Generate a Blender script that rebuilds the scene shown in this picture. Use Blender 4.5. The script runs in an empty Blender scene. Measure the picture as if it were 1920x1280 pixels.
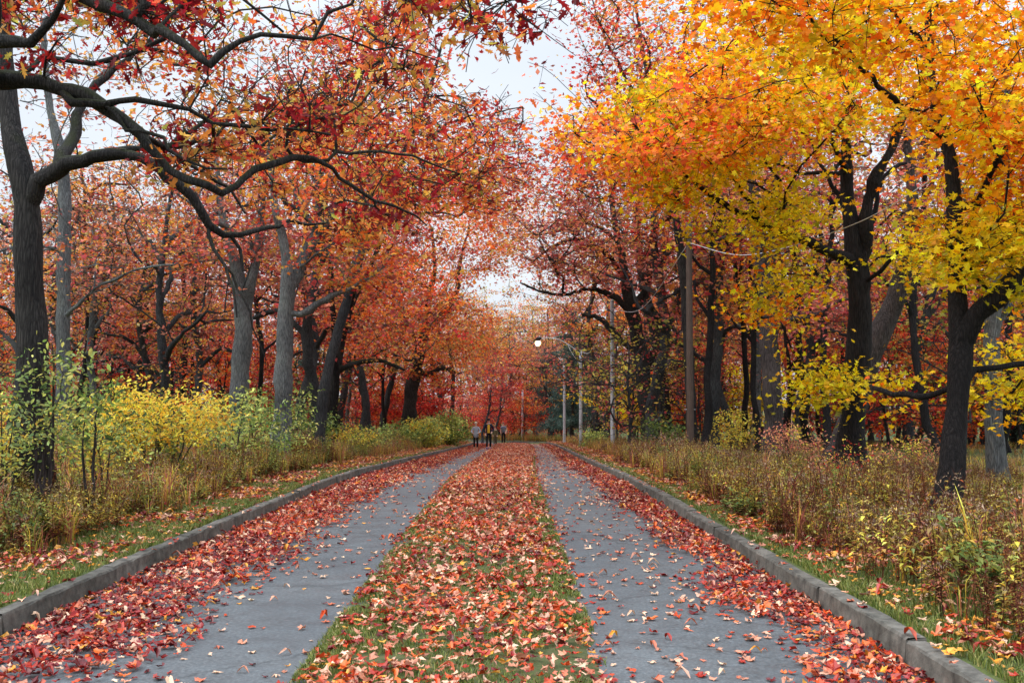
import bpy, math, random
import numpy as np
from mathutils import Vector

rng = np.random.default_rng(7)
random.seed(7)
scene = bpy.context.scene
COL = scene.collection
F = 1867.0
HORIZON = 757.0
PITCH = math.atan((HORIZON - 640) / F)
YAW = 8.0 / F
CAM = np.array([0.0, 0.0, 1.6])

# ------------------------------------------------------------------ camera
cam = bpy.data.cameras.new("camera")
cam.sensor_width = 36.0
cam.lens = F / 1920 * 36.0
cam.clip_end = 2000
cam.clip_start = 0.05
camo = bpy.data.objects.new("camera", cam)
camo.location = CAM
camo.rotation_euler = (math.pi / 2 + PITCH, 0, -YAW)
COL.objects.link(camo)
scene.camera = camo
cam.dof.use_dof = True
cam.dof.focus_distance = 14.0
cam.dof.aperture_fstop = 8.0

_f = np.array([math.sin(YAW) * math.cos(PITCH), math.cos(YAW) * math.cos(PITCH), math.sin(PITCH)])
_r = np.array([math.cos(YAW), -math.sin(YAW), 0.0])
_u = np.cross(_r, _f)


def at(u, v, y):
    """world point seen towards (u, v) of the survey photo at depth y along the road"""
    d = _f + _r * ((u - 960) / F) + _u * ((640 - v) / F)
    return CAM + d * (y / d[1])


def img(p):
    q = np.asarray(p) - CAM
    z = q @ _f
    return 960 + F * (q @ _r) / z, 640 - F * (q @ _u) / z, z


# ------------------------------------------------------------------ helpers
def lin(c):
    c = np.asarray(c, float) / 255.0
    return np.where(c <= 0.04045, c / 12.92, ((c + 0.055) / 1.055) ** 2.4)


def tag(o, label=None, cat=None, group=None, kind=None):
    if label: o["label"] = label
    if cat: o["category"] = cat
    if group: o["group"] = group
    if kind: o["kind"] = kind
    return o


def empty(name, loc, label, cat, group=None):
    o = bpy.data.objects.new(name, None)
    o.location = loc
    o.empty_display_size = 0.2
    COL.objects.link(o)
    return tag(o, label, cat, group)


def build(name, V, faces, mat, parent=None, color=None, smooth=False, link=True, mesh_only=False):
    """faces: (m,k) int array, or list of such arrays"""
    if not isinstance(faces, (list, tuple)): faces = [faces]
    faces = [np.asarray(f, np.int32) for f in faces if len(f)]
    me = bpy.data.meshes.new(name)
    V = np.asarray(V, np.float32)
    me.vertices.add(len(V))
    me.vertices.foreach_set("co", V.ravel())
    nl = sum(f.size for f in faces)
    npol = sum(len(f) for f in faces)
    me.loops.add(nl)
    me.polygons.add(npol)
    me.loops.foreach_set("vertex_index", np.concatenate([f.ravel() for f in faces]))
    tot = np.concatenate([np.full(len(f), f.shape[1], np.int32) for f in faces])
    st = np.concatenate([[0], np.cumsum(tot)[:-1]]).astype(np.int32)
    me.polygons.foreach_set("loop_start", st)
    me.polygons.foreach_set("loop_total", tot)
    me.polygons.foreach_set("use_smooth", np.full(npol, smooth))
    me.update(calc_edges=True)
    if color is not None:
        a = me.color_attributes.new("col", "FLOAT_COLOR", "POINT")
        c = np.ones((len(V), 4), np.float32)
        c[:, :3] = color
        a.data.foreach_set("color", c.ravel())
    if mat: me.materials.append(mat)
    if mesh_only: return me
    o = bpy.data.objects.new(name, me)
    COL.objects.link(o)
    if parent is not None: o.parent = parent
    return o


def rotmats(n, tilt, yaw=None, rg=None):
    """n rotations: random yaw about z, then tilt by given angles about a random horizontal axis"""
    rg = rg or rng
    yw = rg.uniform(0, 2 * math.pi, n) if yaw is None else yaw
    ax = rg.uniform(0, 2 * math.pi, n)
    c, s = np.cos(yw), np.sin(yw)
    R1 = np.zeros((n, 3, 3)); R1[:, 0, 0] = c; R1[:, 0, 1] = -s; R1[:, 1, 0] = s; R1[:, 1, 1] = c; R1[:, 2, 2] = 1
    kx, ky = np.cos(ax), np.sin(ax)
    ct, st = np.cos(tilt), np.sin(tilt)
    R2 = np.zeros((n, 3, 3))
    R2[:, 0, 0] = ct + kx * kx * (1 - ct); R2[:, 0, 1] = kx * ky * (1 - ct); R2[:, 0, 2] = ky * st
    R2[:, 1, 0] = kx * ky * (1 - ct); R2[:, 1, 1] = ct + ky * ky * (1 - ct); R2[:, 1, 2] = -kx * st
    R2[:, 2, 0] = -ky * st; R2[:, 2, 1] = kx * st; R2[:, 2, 2] = ct
    return R2 @ R1


class Field:
    """smooth pseudo random field in about [0,1]"""
    def __init__(self, scale, seed, dim=3, n=10):
        r = np.random.default_rng(seed)
        self.k = r.normal(0, 1, (n, dim)) * (2 * math.pi / scale) * 0.6
        self.ph = r.uniform(0, 6.28, n)

    def __call__(self, p):
        v = np.sin(np.asarray(p) @ self.k.T + self.ph).mean(1)
        return np.clip(0.5 + v * 1.25, 0, 1)


def smooth(a, b, x):
    t = np.clip((np.asarray(x, float) - a) / (b - a), 0, 1)
    return t * t * (3 - 2 * t)


# ------------------------------------------------------------------ materials
def new_mat(name):
    m = bpy.data.materials.new(name)
    m.use_nodes = True
    nt = m.node_tree
    nt.nodes.clear()
    out = nt.nodes.new("ShaderNodeOutputMaterial")
    return m, nt, out


def N(nt, t, **kw):
    n = nt.nodes.new(t)
    for k, v in kw.items():
        if k.startswith("i_"):
            n.inputs[k[2:].replace("_", " ")].default_value = v
        else:
            setattr(n, k, v)
    return n


def ramp(nt, stops):
    n = nt.nodes.new("ShaderNodeValToRGB")
    el = n.color_ramp.elements
    while len(el) < len(stops): el.new(0.5)
    for e, (p, c) in zip(el, stops):
        e.position = p
        e.color = (*c, 1) if len(c) == 3 else c
    return n


def leaf_mat(name, trans=0.35, gloss=0.05, rough=0.45, tint=1.0, spot=16.0):
    m, nt, out = new_mat(name)
    at_ = N(nt, "ShaderNodeAttribute", attribute_name="col")
    d = N(nt, "ShaderNodeBsdfDiffuse")
    t = N(nt, "ShaderNodeBsdfTranslucent")
    g = N(nt, "ShaderNodeBsdfGlossy")
    g.inputs["Roughness"].default_value = rough
    gm = N(nt, "ShaderNodeGamma"); gm.inputs[1].default_value = 1.0 / tint
    tcx = N(nt, "ShaderNodeTexCoord"); nz = N(nt, "ShaderNodeTexNoise"); nz.inputs["Scale"].default_value = spot; nz.inputs["Detail"].default_value = 3
    nt.links.new(tcx.outputs["Object"], nz.inputs["Vector"])
    nr = ramp(nt, [(0.28, (.58, .50, .44)), (0.48, (1.08, 1.06, 1.03)), (0.72, (1.3, 1.27, 1.22))]); nt.links.new(nz.outputs["Fac"], nr.inputs[0])
    nm = N(nt, "ShaderNodeMix", data_type="RGBA", blend_type="MULTIPLY"); nm.inputs[0].default_value = 1
    nt.links.new(at_.outputs["Color"], nm.inputs[6]); nt.links.new(nr.outputs[0], nm.inputs[7])
    nt.links.new(nm.outputs[2], gm.inputs[0])
    nt.links.new(nm.outputs[2], d.inputs["Color"])
    nt.links.new(gm.outputs[0], t.inputs["Color"])
    m1 = N(nt, "ShaderNodeMixShader"); m1.inputs[0].default_value = trans
    m2 = N(nt, "ShaderNodeMixShader"); m2.inputs[0].default_value = gloss
    nt.links.new(d.outputs[0], m1.inputs[1]); nt.links.new(t.outputs[0], m1.inputs[2])
    nt.links.new(m1.outputs[0], m2.inputs[1]); nt.links.new(g.outputs[0], m2.inputs[2])
    nt.links.new(m2.outputs[0], out.inputs["Surface"])
    return m


def bark_mat(name, c0, c1, moss=0.0, scale=1.0):
    m, nt, out = new_mat(name)
    tc = N(nt, "ShaderNodeTexCoord")
    mp = N(nt, "ShaderNodeMapping"); mp.inputs["Scale"].default_value = (20 * scale, 20 * scale, 2.0 * scale)
    nt.links.new(tc.outputs["Object"], mp.inputs[0])
    n1 = N(nt, "ShaderNodeTexNoise", i_Scale=1.2, i_Detail=9.0, i_Roughness=0.72)
    vo = N(nt, "ShaderNodeTexVoronoi", feature="DISTANCE_TO_EDGE", i_Scale=1.7)
    nt.links.new(mp.outputs[0], n1.inputs["Vector"])
    ad = N(nt, "ShaderNodeVectorMath", operation="ADD")
    nt.links.new(mp.outputs[0], ad.inputs[0]); nt.links.new(n1.outputs["Color"], ad.inputs[1])
    nt.links.new(ad.outputs[0], vo.inputs["Vector"])
    n2 = N(nt, "ShaderNodeTexNoise", i_Scale=0.9, i_Detail=3.0)
    nt.links.new(tc.outputs["Object"], n2.inputs["Vector"])
    mul = N(nt, "ShaderNodeMath", operation="MULTIPLY_ADD"); mul.inputs[1].default_value = 1.4; mul.inputs[2].default_value = 0.0
    nt.links.new(vo.outputs["Distance"], mul.inputs[0])
    add = N(nt, "ShaderNodeMath", operation="MULTIPLY_ADD"); add.inputs[1].default_value = 0.75
    nt.links.new(n1.outputs["Fac"], add.inputs[0]); nt.links.new(mul.outputs[0], add.inputs[2])
    rp = ramp(nt, [(0.25, c0), (0.75, c1)])
    nt.links.new(add.outputs[0], rp.inputs[0])
    big = ramp(nt, [(0.3, (0.5, 0.5, 0.5)), (0.55, (1.05, 1.04, 1.0)), (0.72, (1.55, 1.6, 1.45))])
    nt.links.new(n2.outputs["Fac"], big.inputs[0])
    mx = N(nt, "ShaderNodeMix", data_type="RGBA", blend_type="MULTIPLY"); mx.inputs[0].default_value = 1
    nt.links.new(rp.outputs[0], mx.inputs[6]); nt.links.new(big.outputs[0], mx.inputs[7])
    col = mx.outputs[2]
    if moss > 0:
        ge = N(nt, "ShaderNodeNewGeometry"); sp = N(nt, "ShaderNodeSeparateXYZ")
        nt.links.new(ge.outputs["Normal"], sp.inputs[0])
        n3 = N(nt, "ShaderNodeTexNoise", i_Scale=3.0, i_Detail=5.0)
        nt.links.new(tc.outputs["Object"], n3.inputs["Vector"])
        a = N(nt, "ShaderNodeMath", operation="MULTIPLY_ADD"); a.inputs[1].default_value = 0.7
        nt.links.new(sp.outputs["Z"], a.inputs[0]); nt.links.new(n3.outputs["Fac"], a.inputs[2])
        r2 = ramp(nt, [(0.72, (0, 0, 0)), (1.0, (moss, moss, moss))])
        nt.links.new(a.outputs[0], r2.inputs[0])
        m3 = N(nt, "ShaderNodeMix", data_type="RGBA")
        nt.links.new(r2.outputs[0], m3.inputs[0]); nt.links.new(col, m3.inputs[6])
        m3.inputs[7].default_value = (0.045, 0.055, 0.018, 1)
        col = m3.outputs[2]
    bs = N(nt, "ShaderNodeBsdfPrincipled"); bs.inputs["Roughness"].default_value = 0.85
    bs.inputs["Specular IOR Level"].default_value = 0.2
    nt.links.new(col, bs.inputs["Base Color"])
    bp = N(nt, "ShaderNodeBump"); bp.inputs["Strength"].default_value = 1.0; bp.inputs["Distance"].default_value = 0.06
    nt.links.new(add.outputs[0], bp.inputs["Height"])
    nt.links.new(bp.outputs[0], bs.inputs["Normal"])
    nt.links.new(bs.outputs[0], out.inputs["Surface"])
    return m


def noise_mat(name, stops, scale=5, detail=8, rough=0.8, bump=0.3, dist=0.01, metal=0.0, spec=0.3, stretch=(1, 1, 1), macro=None):
    m, nt, out = new_mat(name)
    tc = N(nt, "ShaderNodeTexCoord")
    mp = N(nt, "ShaderNodeMapping"); mp.inputs["Scale"].default_value = stretch
    nt.links.new(tc.outputs["Object"], mp.inputs[0])
    n1 = N(nt, "ShaderNodeTexNoise"); n1.inputs["Scale"].default_value = scale; n1.inputs["Detail"].default_value = detail
    n1.inputs["Roughness"].default_value = 0.7
    nt.links.new(mp.outputs[0], n1.inputs["Vector"])
    rp = ramp(nt, stops)
    nt.links.new(n1.outputs["Fac"], rp.inputs[0])
    col = rp.outputs[0]
    if macro:
        n2 = N(nt, "ShaderNodeTexNoise"); n2.inputs["Scale"].default_value = macro[0]; n2.inputs["Detail"].default_value = 4
        nt.links.new(tc.outputs["Object"], n2.inputs["Vector"])
        r2 = ramp(nt, [(0.3, macro[1]), (0.7, macro[2])])
        nt.links.new(n2.outputs["Fac"], r2.inputs[0])
        mx = N(nt, "ShaderNodeMix", data_type="RGBA", blend_type="MULTIPLY"); mx.inputs[0].default_value = 1
        nt.links.new(col, mx.inputs[6]); nt.links.new(r2.outputs[0], mx.inputs[7])
        col = mx.outputs[2]
    bs = N(nt, "ShaderNodeBsdfPrincipled")
    bs.inputs["Roughness"].default_value = rough; bs.inputs["Metallic"].default_value = metal
    bs.inputs["Specular IOR Level"].default_value = spec
    nt.links.new(col, bs.inputs["Base Color"])
    if bump:
        bp = N(nt, "ShaderNodeBump"); bp.inputs["Strength"].default_value = bump; bp.inputs["Distance"].default_value = dist
        nt.links.new(n1.outputs["Fac"], bp.inputs["Height"]); nt.links.new(bp.outputs[0], bs.inputs["Normal"])
    nt.links.new(bs.outputs[0], out.inputs["Surface"])
    return m


def g3(v, r=1.0, g=1.0, b=1.0): return (v * r, v * g, v * b)


M_LEAF = leaf_mat("leaf_tissue", 0.5, 0.02)
M_LITTER = leaf_mat("fallen_leaf_tissue", 0.12, 0.05, 0.4, 1.0, 34.0)
M_WEED = leaf_mat("weed_tissue", 0.4, 0.02, 0.5)
M_GRASS = leaf_mat("grass_tissue", 0.3, 0.03, 0.4)
M_BARK_OAK = bark_mat("bark_oak", (0.008, 0.008, 0.009), (0.075, 0.07, 0.07), 0.7)
M_BARK_GREY = bark_mat("bark_grey", (0.05, 0.056, 0.062), (0.28, 0.30, 0.315), 0.35, 1.3)
M_BARK_MAPLE = bark_mat("bark_maple", (0.004, 0.004, 0.005), (0.036, 0.031, 0.032), 0.0)
M_BARK_BROWN = bark_mat("bark_brown", (0.015, 0.012, 0.013), (0.115, 0.095, 0.095), 0.0)
M_BARK_FAR = bark_mat("bark_far", (0.02, 0.022, 0.026), (0.10, 0.105, 0.115), 0.2)
def asphalt_mat():
    m, nt, out = new_mat("asphalt")
    tc = N(nt, "ShaderNodeTexCoord")
    def noise(sc, det, ro=.6):
        n = N(nt, "ShaderNodeTexNoise"); n.inputs["Scale"].default_value = sc; n.inputs["Detail"].default_value = det; n.inputs["Roughness"].default_value = ro
        nt.links.new(tc.outputs["Object"], n.inputs["Vector"]); return n
    g = noise(38, 10, .8); mid = noise(3.2, 6, .65); big = noise(.45, 4)
    rp = ramp(nt, [(0.3, (0.042, 0.048, 0.052)), (0.5, (0.084, 0.094, 0.100)), (0.7, (0.175, 0.19, 0.198))])
    nt.links.new(g.outputs["Fac"], rp.inputs[0])
    def mulby(col, n, lo, hi):
        r = ramp(nt, [(0.32, lo), (0.68, hi)]); nt.links.new(n.outputs["Fac"], r.inputs[0])
        x = N(nt, "ShaderNodeMix", data_type="RGBA", blend_type="MULTIPLY"); x.inputs[0].default_value = 1
        nt.links.new(col, x.inputs[6]); nt.links.new(r.outputs[0], x.inputs[7]); return x.outputs[2]
    c = mulby(rp.outputs[0], mid, (.78, .78, .78), (1.14, 1.14, 1.14)); c = mulby(c, big, (.78, .8, .82), (1.18, 1.17, 1.15))
    # thin wandering cracks
    vo = N(nt, "ShaderNodeTexVoronoi", feature="DISTANCE_TO_EDGE"); vo.inputs["Scale"].default_value = .55
    wn = noise(2.5, 5); ad = N(nt, "ShaderNodeMix", data_type="RGBA"); ad.inputs[0].default_value = .25
    nt.links.new(tc.outputs["Object"], ad.inputs[6]); nt.links.new(wn.outputs["Color"], ad.inputs[7]); nt.links.new(ad.outputs[2], vo.inputs["Vector"])
    cr = ramp(nt, [(0.0, (.35, .35, .35)), (0.012, (1, 1, 1))]); nt.links.new(vo.outputs["Distance"], cr.inputs[0])
    x = N(nt, "ShaderNodeMix", data_type="RGBA", blend_type="MULTIPLY"); x.inputs[0].default_value = .5
    nt.links.new(c, x.inputs[6]); nt.links.new(cr.outputs[0], x.inputs[7])
    bs = N(nt, "ShaderNodeBsdfPrincipled"); bs.inputs["Roughness"].default_value = .7; bs.inputs["Specular IOR Level"].default_value = .4
    rr = ramp(nt, [(.35, (.5, .5, .5)), (.65, (.85, .85, .85))]); nt.links.new(mid.outputs["Fac"], rr.inputs[0]); nt.links.new(rr.outputs[0], bs.inputs["Roughness"])
    nt.links.new(x.outputs[2], bs.inputs["Base Color"])
    bp = N(nt, "ShaderNodeBump"); bp.inputs["Strength"].default_value = .25; bp.inputs["Distance"].default_value = .004
    nt.links.new(g.outputs["Fac"], bp.inputs["Height"]); nt.links.new(bp.outputs[0], bs.inputs["Normal"])
    nt.links.new(bs.outputs[0], out.inputs["Surface"])
    return m


M_ASPHALT = asphalt_mat()
M_CONCRETE = noise_mat("kerb_concrete", [(0.3, (0.05, 0.048, 0.044)), (0.5, (0.15, 0.145, 0.135)), (0.72, (0.27, 0.26, 0.24))], 9, 10, 0.9, 0.6, 0.012,
                       macro=(1.3, (0.6, 0.62, 0.58), (1.15, 1.12, 1.08)))
_nt = M_CONCRETE.node_tree; _bs = [n for n in _nt.nodes if n.type == "BSDF_PRINCIPLED"][0]
_src = _bs.inputs["Base Color"].links[0].from_socket
_at = N(_nt, "ShaderNodeAttribute", attribute_name="col"); _mx = N(_nt, "ShaderNodeMix", data_type="RGBA", blend_type="MULTIPLY"); _mx.inputs[0].default_value = 1
_nt.links.new(_src, _mx.inputs[6]); _nt.links.new(_at.outputs["Color"], _mx.inputs[7]); _nt.links.new(_mx.outputs[2], _bs.inputs["Base Color"])
M_SOIL = noise_mat("turf_soil", [(0.3, (0.035, 0.05, 0.014)), (0.5, (0.07, 0.10, 0.025)), (0.72, (0.13, 0.12, 0.05))], 14, 8, 0.95, 0.6, 0.03,
                   macro=(0.6, (0.75, 0.8, 0.7), (1.2, 1.1, 1.0)))
M_MEDIAN = noise_mat("median_turf", [(0.3, (0.04, 0.045, 0.018)), (0.5, (0.075, 0.095, 0.03)), (0.72, (0.14, 0.075, 0.05))], 22, 8, 0.95, 0.6, 0.02)
M_WOODPOLE = noise_mat("weathered_pole_wood", [(0.3, (0.032, 0.022, 0.018)), (0.55, (0.082, 0.056, 0.044)), (0.75, (0.14, 0.10, 0.08))], 5, 8, 0.85, 0.5, 0.01,
                       stretch=(14, 14, 0.7))
M_CONCPOLE = noise_mat("pole_concrete", [(0.3, (0.38, 0.41, 0.45)), (0.7, (0.58, 0.62, 0.66))], 6, 8, 0.85, 0.3, 0.004, stretch=(1, 1, 0.4))
M_METAL = noise_mat("galvanised_metal", [(0.3, (0.45, 0.47, 0.5)), (0.7, (0.62, 0.64, 0.66))], 8, 4, 0.6, 0.1, 0.002, 0.1)
M_BLACK = noise_mat("black_metal", [(0.3, (0.012, 0.012, 0.013)), (0.7, (0.03, 0.03, 0.03))], 8, 4, 0.5, 0.1, 0.002)
M_CERAMIC = noise_mat("insulator_ceramic", [(0.3, (0.09, 0.05, 0.035)), (0.7, (0.14, 0.08, 0.05))], 3, 2, 0.3, 0)


def flat_mat(name, c, rough=0.8, sc=20):
    c = np.array(c)
    return noise_mat(name, [(0.3, tuple(c * 0.8)), (0.7, tuple(c * 1.15))], sc, 4, rough, 0.15, 0.003)


def glow_mat(name, c, s):
    m, nt, out = new_mat(name)
    e = N(nt, "ShaderNodeEmission"); e.inputs[0].default_value = (*c, 1); e.inputs[1].default_value = s
    nt.links.new(e.outputs[0], out.inputs["Surface"])
    return m


# ------------------------------------------------------------------ road geometry and ground
_ys = np.arange(-30, 78.01, 0.5)
def cx_of(y): return -0.51 + 0.80 * smooth(18, 75, y) * 1.0
_cl = [(float(cx_of(y)), float(y)) for y in _ys]
_h = math.atan2(0.5, cx_of(78) - cx_of(77.5))
_p = list(_cl[-1])
for i in range(120):
    _h += 0.5 / 20.0 if i < 70 else 0
    _p = [_p[0] + 0.5 * math.cos(_h), _p[1] + 0.5 * math.sin(_h)]
    _cl.append(tuple(_p))
CL = np.array(_cl)
S0 = -30.0
_tan = np.gradient(CL, axis=0); _tan /= np.linalg.norm(_tan, axis=1)[:, None]
NOR = np.stack([_tan[:, 1], -_tan[:, 0]], 1)      # points right
HALF = 2.935


def road_st(x, y):
    x = np.atleast_1d(np.asarray(x, float)); y = np.atleast_1d(np.asarray(y, float))
    s = np.empty(len(x)); t = np.empty(len(x))
    for a in range(0, len(x), 20000):
        P = np.stack([x[a:a + 20000], y[a:a + 20000]], 1)
        d = ((P[:, None, :] - CL[None, ::2, :]) ** 2).sum(2)
        i = d.argmin(1) * 2
        i = np.minimum(i, len(CL) - 1)
        dv = P - CL[i]
        s[a:a + 20000] = S0 + 0.5 * i + (dv * _tan[i]).sum(1)
        t[a:a + 20000] = (dv * NOR[i]).sum(1)
    return s, t


def road_xy(s, t):
    q = np.clip((np.asarray(s, float) - S0) / 0.5, 0, len(CL) - 1.001)
    i = q.astype(int); fr = (q - i)[..., None]
    c = CL[i] * (1 - fr) + CL[i + 1] * fr
    n = NOR[i] * (1 - fr) + NOR[i + 1] * fr
    return c + n * np.asarray(t, float)[..., None]


_yy = np.linspace(-40, 400, 2201)
_sl = 0.027 * smooth(14, 26, _yy) * (1 - smooth(84, 104, _yy))
_dr = np.concatenate([[0], np.cumsum(_sl[:-1] * (_yy[1] - _yy[0]))])
def prof(y): return -np.interp(y, _yy, _dr)

F1 = Field(9, 1, 2); F2 = Field(2.2, 2, 2); F3 = Field(30, 3, 2)
KERB_H = 0.17


def median_edges(s):
    l = np.interp(s, [5, 12, 25, 38, 67, 76], [-0.66, -0.69, -0.70, -0.78, -1.20, -1.25])
    r = np.interp(s, [5, 12, 25, 38, 67, 76], [1.05, 1.05, 1.12, 1.26, 1.34, 1.36])
    nose = np.sqrt(np.clip((79.0 - np.asarray(s, float)) / 2.5, 0, 1))
    c = (l + r) / 2
    return c + (l - c) * nose, c + (r - c) * nose


def ground_z(x, y, st=None):
    x = np.atleast_1d(np.asarray(x, float)); y = np.atleast_1d(np.asarray(y, float))
    s, t = st if st is not None else road_st(x, y)
    z = prof(y)
    out = np.abs(t) - HALF
    P = np.stack([x, y], 1)
    verge = smooth(0.06, 0.13, out)
    z = z + verge * (KERB_H - 0.02) + verge * (F2(P) - 0.5) * 0.05 * smooth(0.1, 0.8, out)
    z += smooth(1.5, 8, out) * (F1(P) - 0.45) * 0.35 + smooth(8, 30, out) * (F3(P) - 0.5) * 0.8
    z = np.where(out < 0.06, prof(y) - 0.06, z)
    return z


def road_z(x, y, s, t):
    """surface height under a leaf anywhere (kerb to kerb included)"""
    ml, mr = median_edges(s)
    inside = (t > ml) & (t < mr)
    crown = np.clip(1 - (np.abs(t) / HALF) ** 2, 0, 1) * 0.03
    z = prof(y) + crown + np.where(inside, 0.02 + 0.03 * np.clip(np.minimum(t - ml, mr - t) / 0.3, 0, 1), 0)
    out = np.abs(t) - HALF
    kerbtop = (out > 0) & (out < 0.17)
    return np.where(out > 0.17, ground_z(x, y, (s, t)), np.where(kerbtop, prof(y) + KERB_H, z))


def grid_mesh(name, X, Y, Z, mat, **kw):
    h, w = X.shape
    idx = np.arange(h * w).reshape(h, w)
    f = np.stack([idx[:-1, :-1], idx[:-1, 1:], idx[1:, 1:], idx[1:, :-1]], -1).reshape(-1, 4)
    return build(name, np.stack([X.ravel(), Y.ravel(), Z.ravel()], 1), f, mat, smooth=True, **kw)


# ground sheet: strip grid that follows the road near it, so that the verge edge is crisp
tt = np.concatenate([-np.geomspace(3.0, 500, 60)[::-1] - 0.03 + 0.0, [-2.9, 2.9], np.geomspace(3.0, 500, 60) + 0.03])
yy_ = np.concatenate([np.arange(-30, 60, 0.6), np.arange(60, 130, 1.5), np.geomspace(130, 900, 30)])
tt = np.concatenate([-np.geomspace(0.14, 500, 70)[::-1] - HALF, [-HALF - .05, -HALF + .02, 0.0, HALF - .02, HALF + .05], np.geomspace(0.14, 500, 70) + HALF])
Tg, Yg = np.meshgrid(tt, yy_)
Xg = Tg + cx_of(Yg)
Zg = ground_z(Xg.ravel(), np.minimum(Yg.ravel(), 390)).reshape(Xg.shape)
grid_mesh("ground", Xg, Yg, Zg, M_SOIL)["kind"] = "structure"

# asphalt
sv = np.arange(-29, 112, 0.5)
tv = np.linspace(-HALF - 0.02, HALF + 0.02, 13)
Sg, Tg = np.meshgrid(sv, tv, indexing="ij")
XY = road_xy(Sg, Tg)
Zr = prof(XY[..., 1]) + np.clip(1 - (np.abs(Tg) / HALF) ** 2, 0, 1) * 0.03
o = grid_mesh("road", XY[..., 0][:, ::-1], XY[..., 1][:, ::-1], Zr[:, ::-1], M_ASPHALT)
o["kind"] = "structure"
# median strip, a slightly domed sheet with a ragged edge over the asphalt
sv = np.arange(-29, 79.01, 0.12)
ml, mr = median_edges(sv)
rag = Field(0.35, 41, 2)
ml = ml + (rag(np.stack([sv, sv * 0], 1)) - 0.5) * 0.13
mr = mr + (rag(np.stack([sv, sv * 0 + 9], 1)) - 0.5) * 0.13
fr = np.array([0, 0.03, 0.12, 0.3, 0.5, 0.7, 0.88, 0.97, 1.0])
Tg = ml[:, None] + (mr - ml)[:, None] * fr[None]
Sg = np.repeat(sv[:, None], len(fr), 1)
XY = road_xy(Sg, Tg)
Zm = prof(XY[..., 1]) + np.clip(1 - (np.abs(Tg) / HALF) ** 2, 0, 1) * 0.03 + 0.004 + np.array([-0.01, .012, .03, .042, .046, .042, .03, .012, -0.01])[None]
grid_mesh("median_strip", XY[..., 0][:, ::-1], XY[..., 1][:, ::-1], Zm[:, ::-1], M_MEDIAN)["kind"] = "structure"


def kerb(side, name):
    V = []; Fc = []; n = 0; Ck = []
    r = np.random.default_rng(5 + side)
    s = -28.0
    while s < 108:
        L = r.uniform(1.7, 2.1); tone = r.uniform(.68, .92)
        ss = np.linspace(s + 0.007, s + L - 0.007, 5 if s > 30 else 13); ns_ = len(ss) - 1
        dh, dx = r.normal(0, 0.006), r.normal(0, 0.006)
        # profile from the road face over the top to the back: (offset outward, height)
        prf = np.array([(-0.022, -0.06), (-0.006, KERB_H * .5), (0.0, KERB_H - 0.016), (0.014, KERB_H), (0.118, KERB_H + 0.003), (0.13, KERB_H - 0.012), (0.13, -0.06)])
        m = len(prf)
        for i, si in enumerate(ss):
            wob = r.normal(0, 0.0032, m)
            xy = road_xy(np.full(m, si), side * (HALF + prf[:, 0] + dx + wob))
            z = prof(xy[:, 1]) + prf[:, 1] + dh + np.where(prf[:, 1] > 0.1, r.normal(0, 0.0035, m), 0)
            V.append(np.column_stack([xy, z])); Ck.append(np.repeat([[tone * f_ for f_ in (1, .98, .94)]], m, 0))
        for i in range(ns_):
            for j in range(m - 1):
                a = n + i * m + j
                q = (a, a + 1, a + m + 1, a + m)
                Fc.append(q if side < 0 else q[::-1])
        Fc += [tuple(n + j for j in (0, 1, 5, 6)), tuple(n + j for j in (1, 2, 4, 5)), tuple(n + j for j in (2, 3, 4, 4))[:3] + (n + 4,)]
        e = n + ns_ * m
        Fc += [tuple(e + j for j in (6, 5, 1, 0)), tuple(e + j for j in (5, 4, 2, 1))]
        n += (ns_ + 1) * m
        s += L
    Fc = [f for f in Fc if len(set(f)) == 4]
    build(name, np.concatenate(V), np.array(Fc), M_CONCRETE, color=np.concatenate(Ck))["kind"] = "structure"


kerb(-1, "kerb_left")
kerb(1, "kerb_right")

# ------------------------------------------------------------------ leaf templates
def fan(outline):
    pts = np.array([(0, 0)] + outline, float)
    k = len(outline)
    f = np.array([(0, 1 + i, 1 + (i + 1) % k) for i in range(k)])
    return pts, f


def polar(l): return [(r * math.cos(math.radians(a)), r * math.sin(math.radians(a))) for a, r in l]


MAPLE = fan(polar([(90, 1.0), (66, .5), (42, .92), (22, .48), (-8, .72), (-48, .42), (-90, .2), (-132, .42), (188, .72), (158, .48), (138, .92), (114, .5)]))
OAK = fan(polar([(90, 1.05), (72, .62), (58, .8), (40, .3), (10, .55), (-25, .22), (-62, .55), (-90, .85), (-118, .55), (205, .22), (170, .55), (140, .3), (122, .8), (108, .62)]))
STAR = fan(polar([(90, 1.0), (60, .45), (25, .85), (-55, .5), (-125, .5), (155, .85), (120, .45)]))
KITE = fan(polar([(90, 1.0), (10, .62), (-90, .8), (170, .62)]))
KITE = (KITE[0][1:], np.array([(0, 1, 2), (0, 2, 3)]))
OVAL = (np.array(polar([(90, 1.0), (40, .5), (-40, .5), (-90, .9), (220, .5), (140, .5)])), np.array([(0, 1, 2, 3), (0, 3, 4, 5)]))
NEEDLE = (np.array([(-.1, -1), (.1, -1), (.1, 1), (-.1, 1)], float), np.array([(0, 1, 2, 3)]))


def curl(pts, a, b, c, d=0):
    x, y = pts[:, 0], pts[:, 1]
    return np.column_stack([x, y, a * x * x + b * y * y + c * x * y + d * y])


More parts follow.
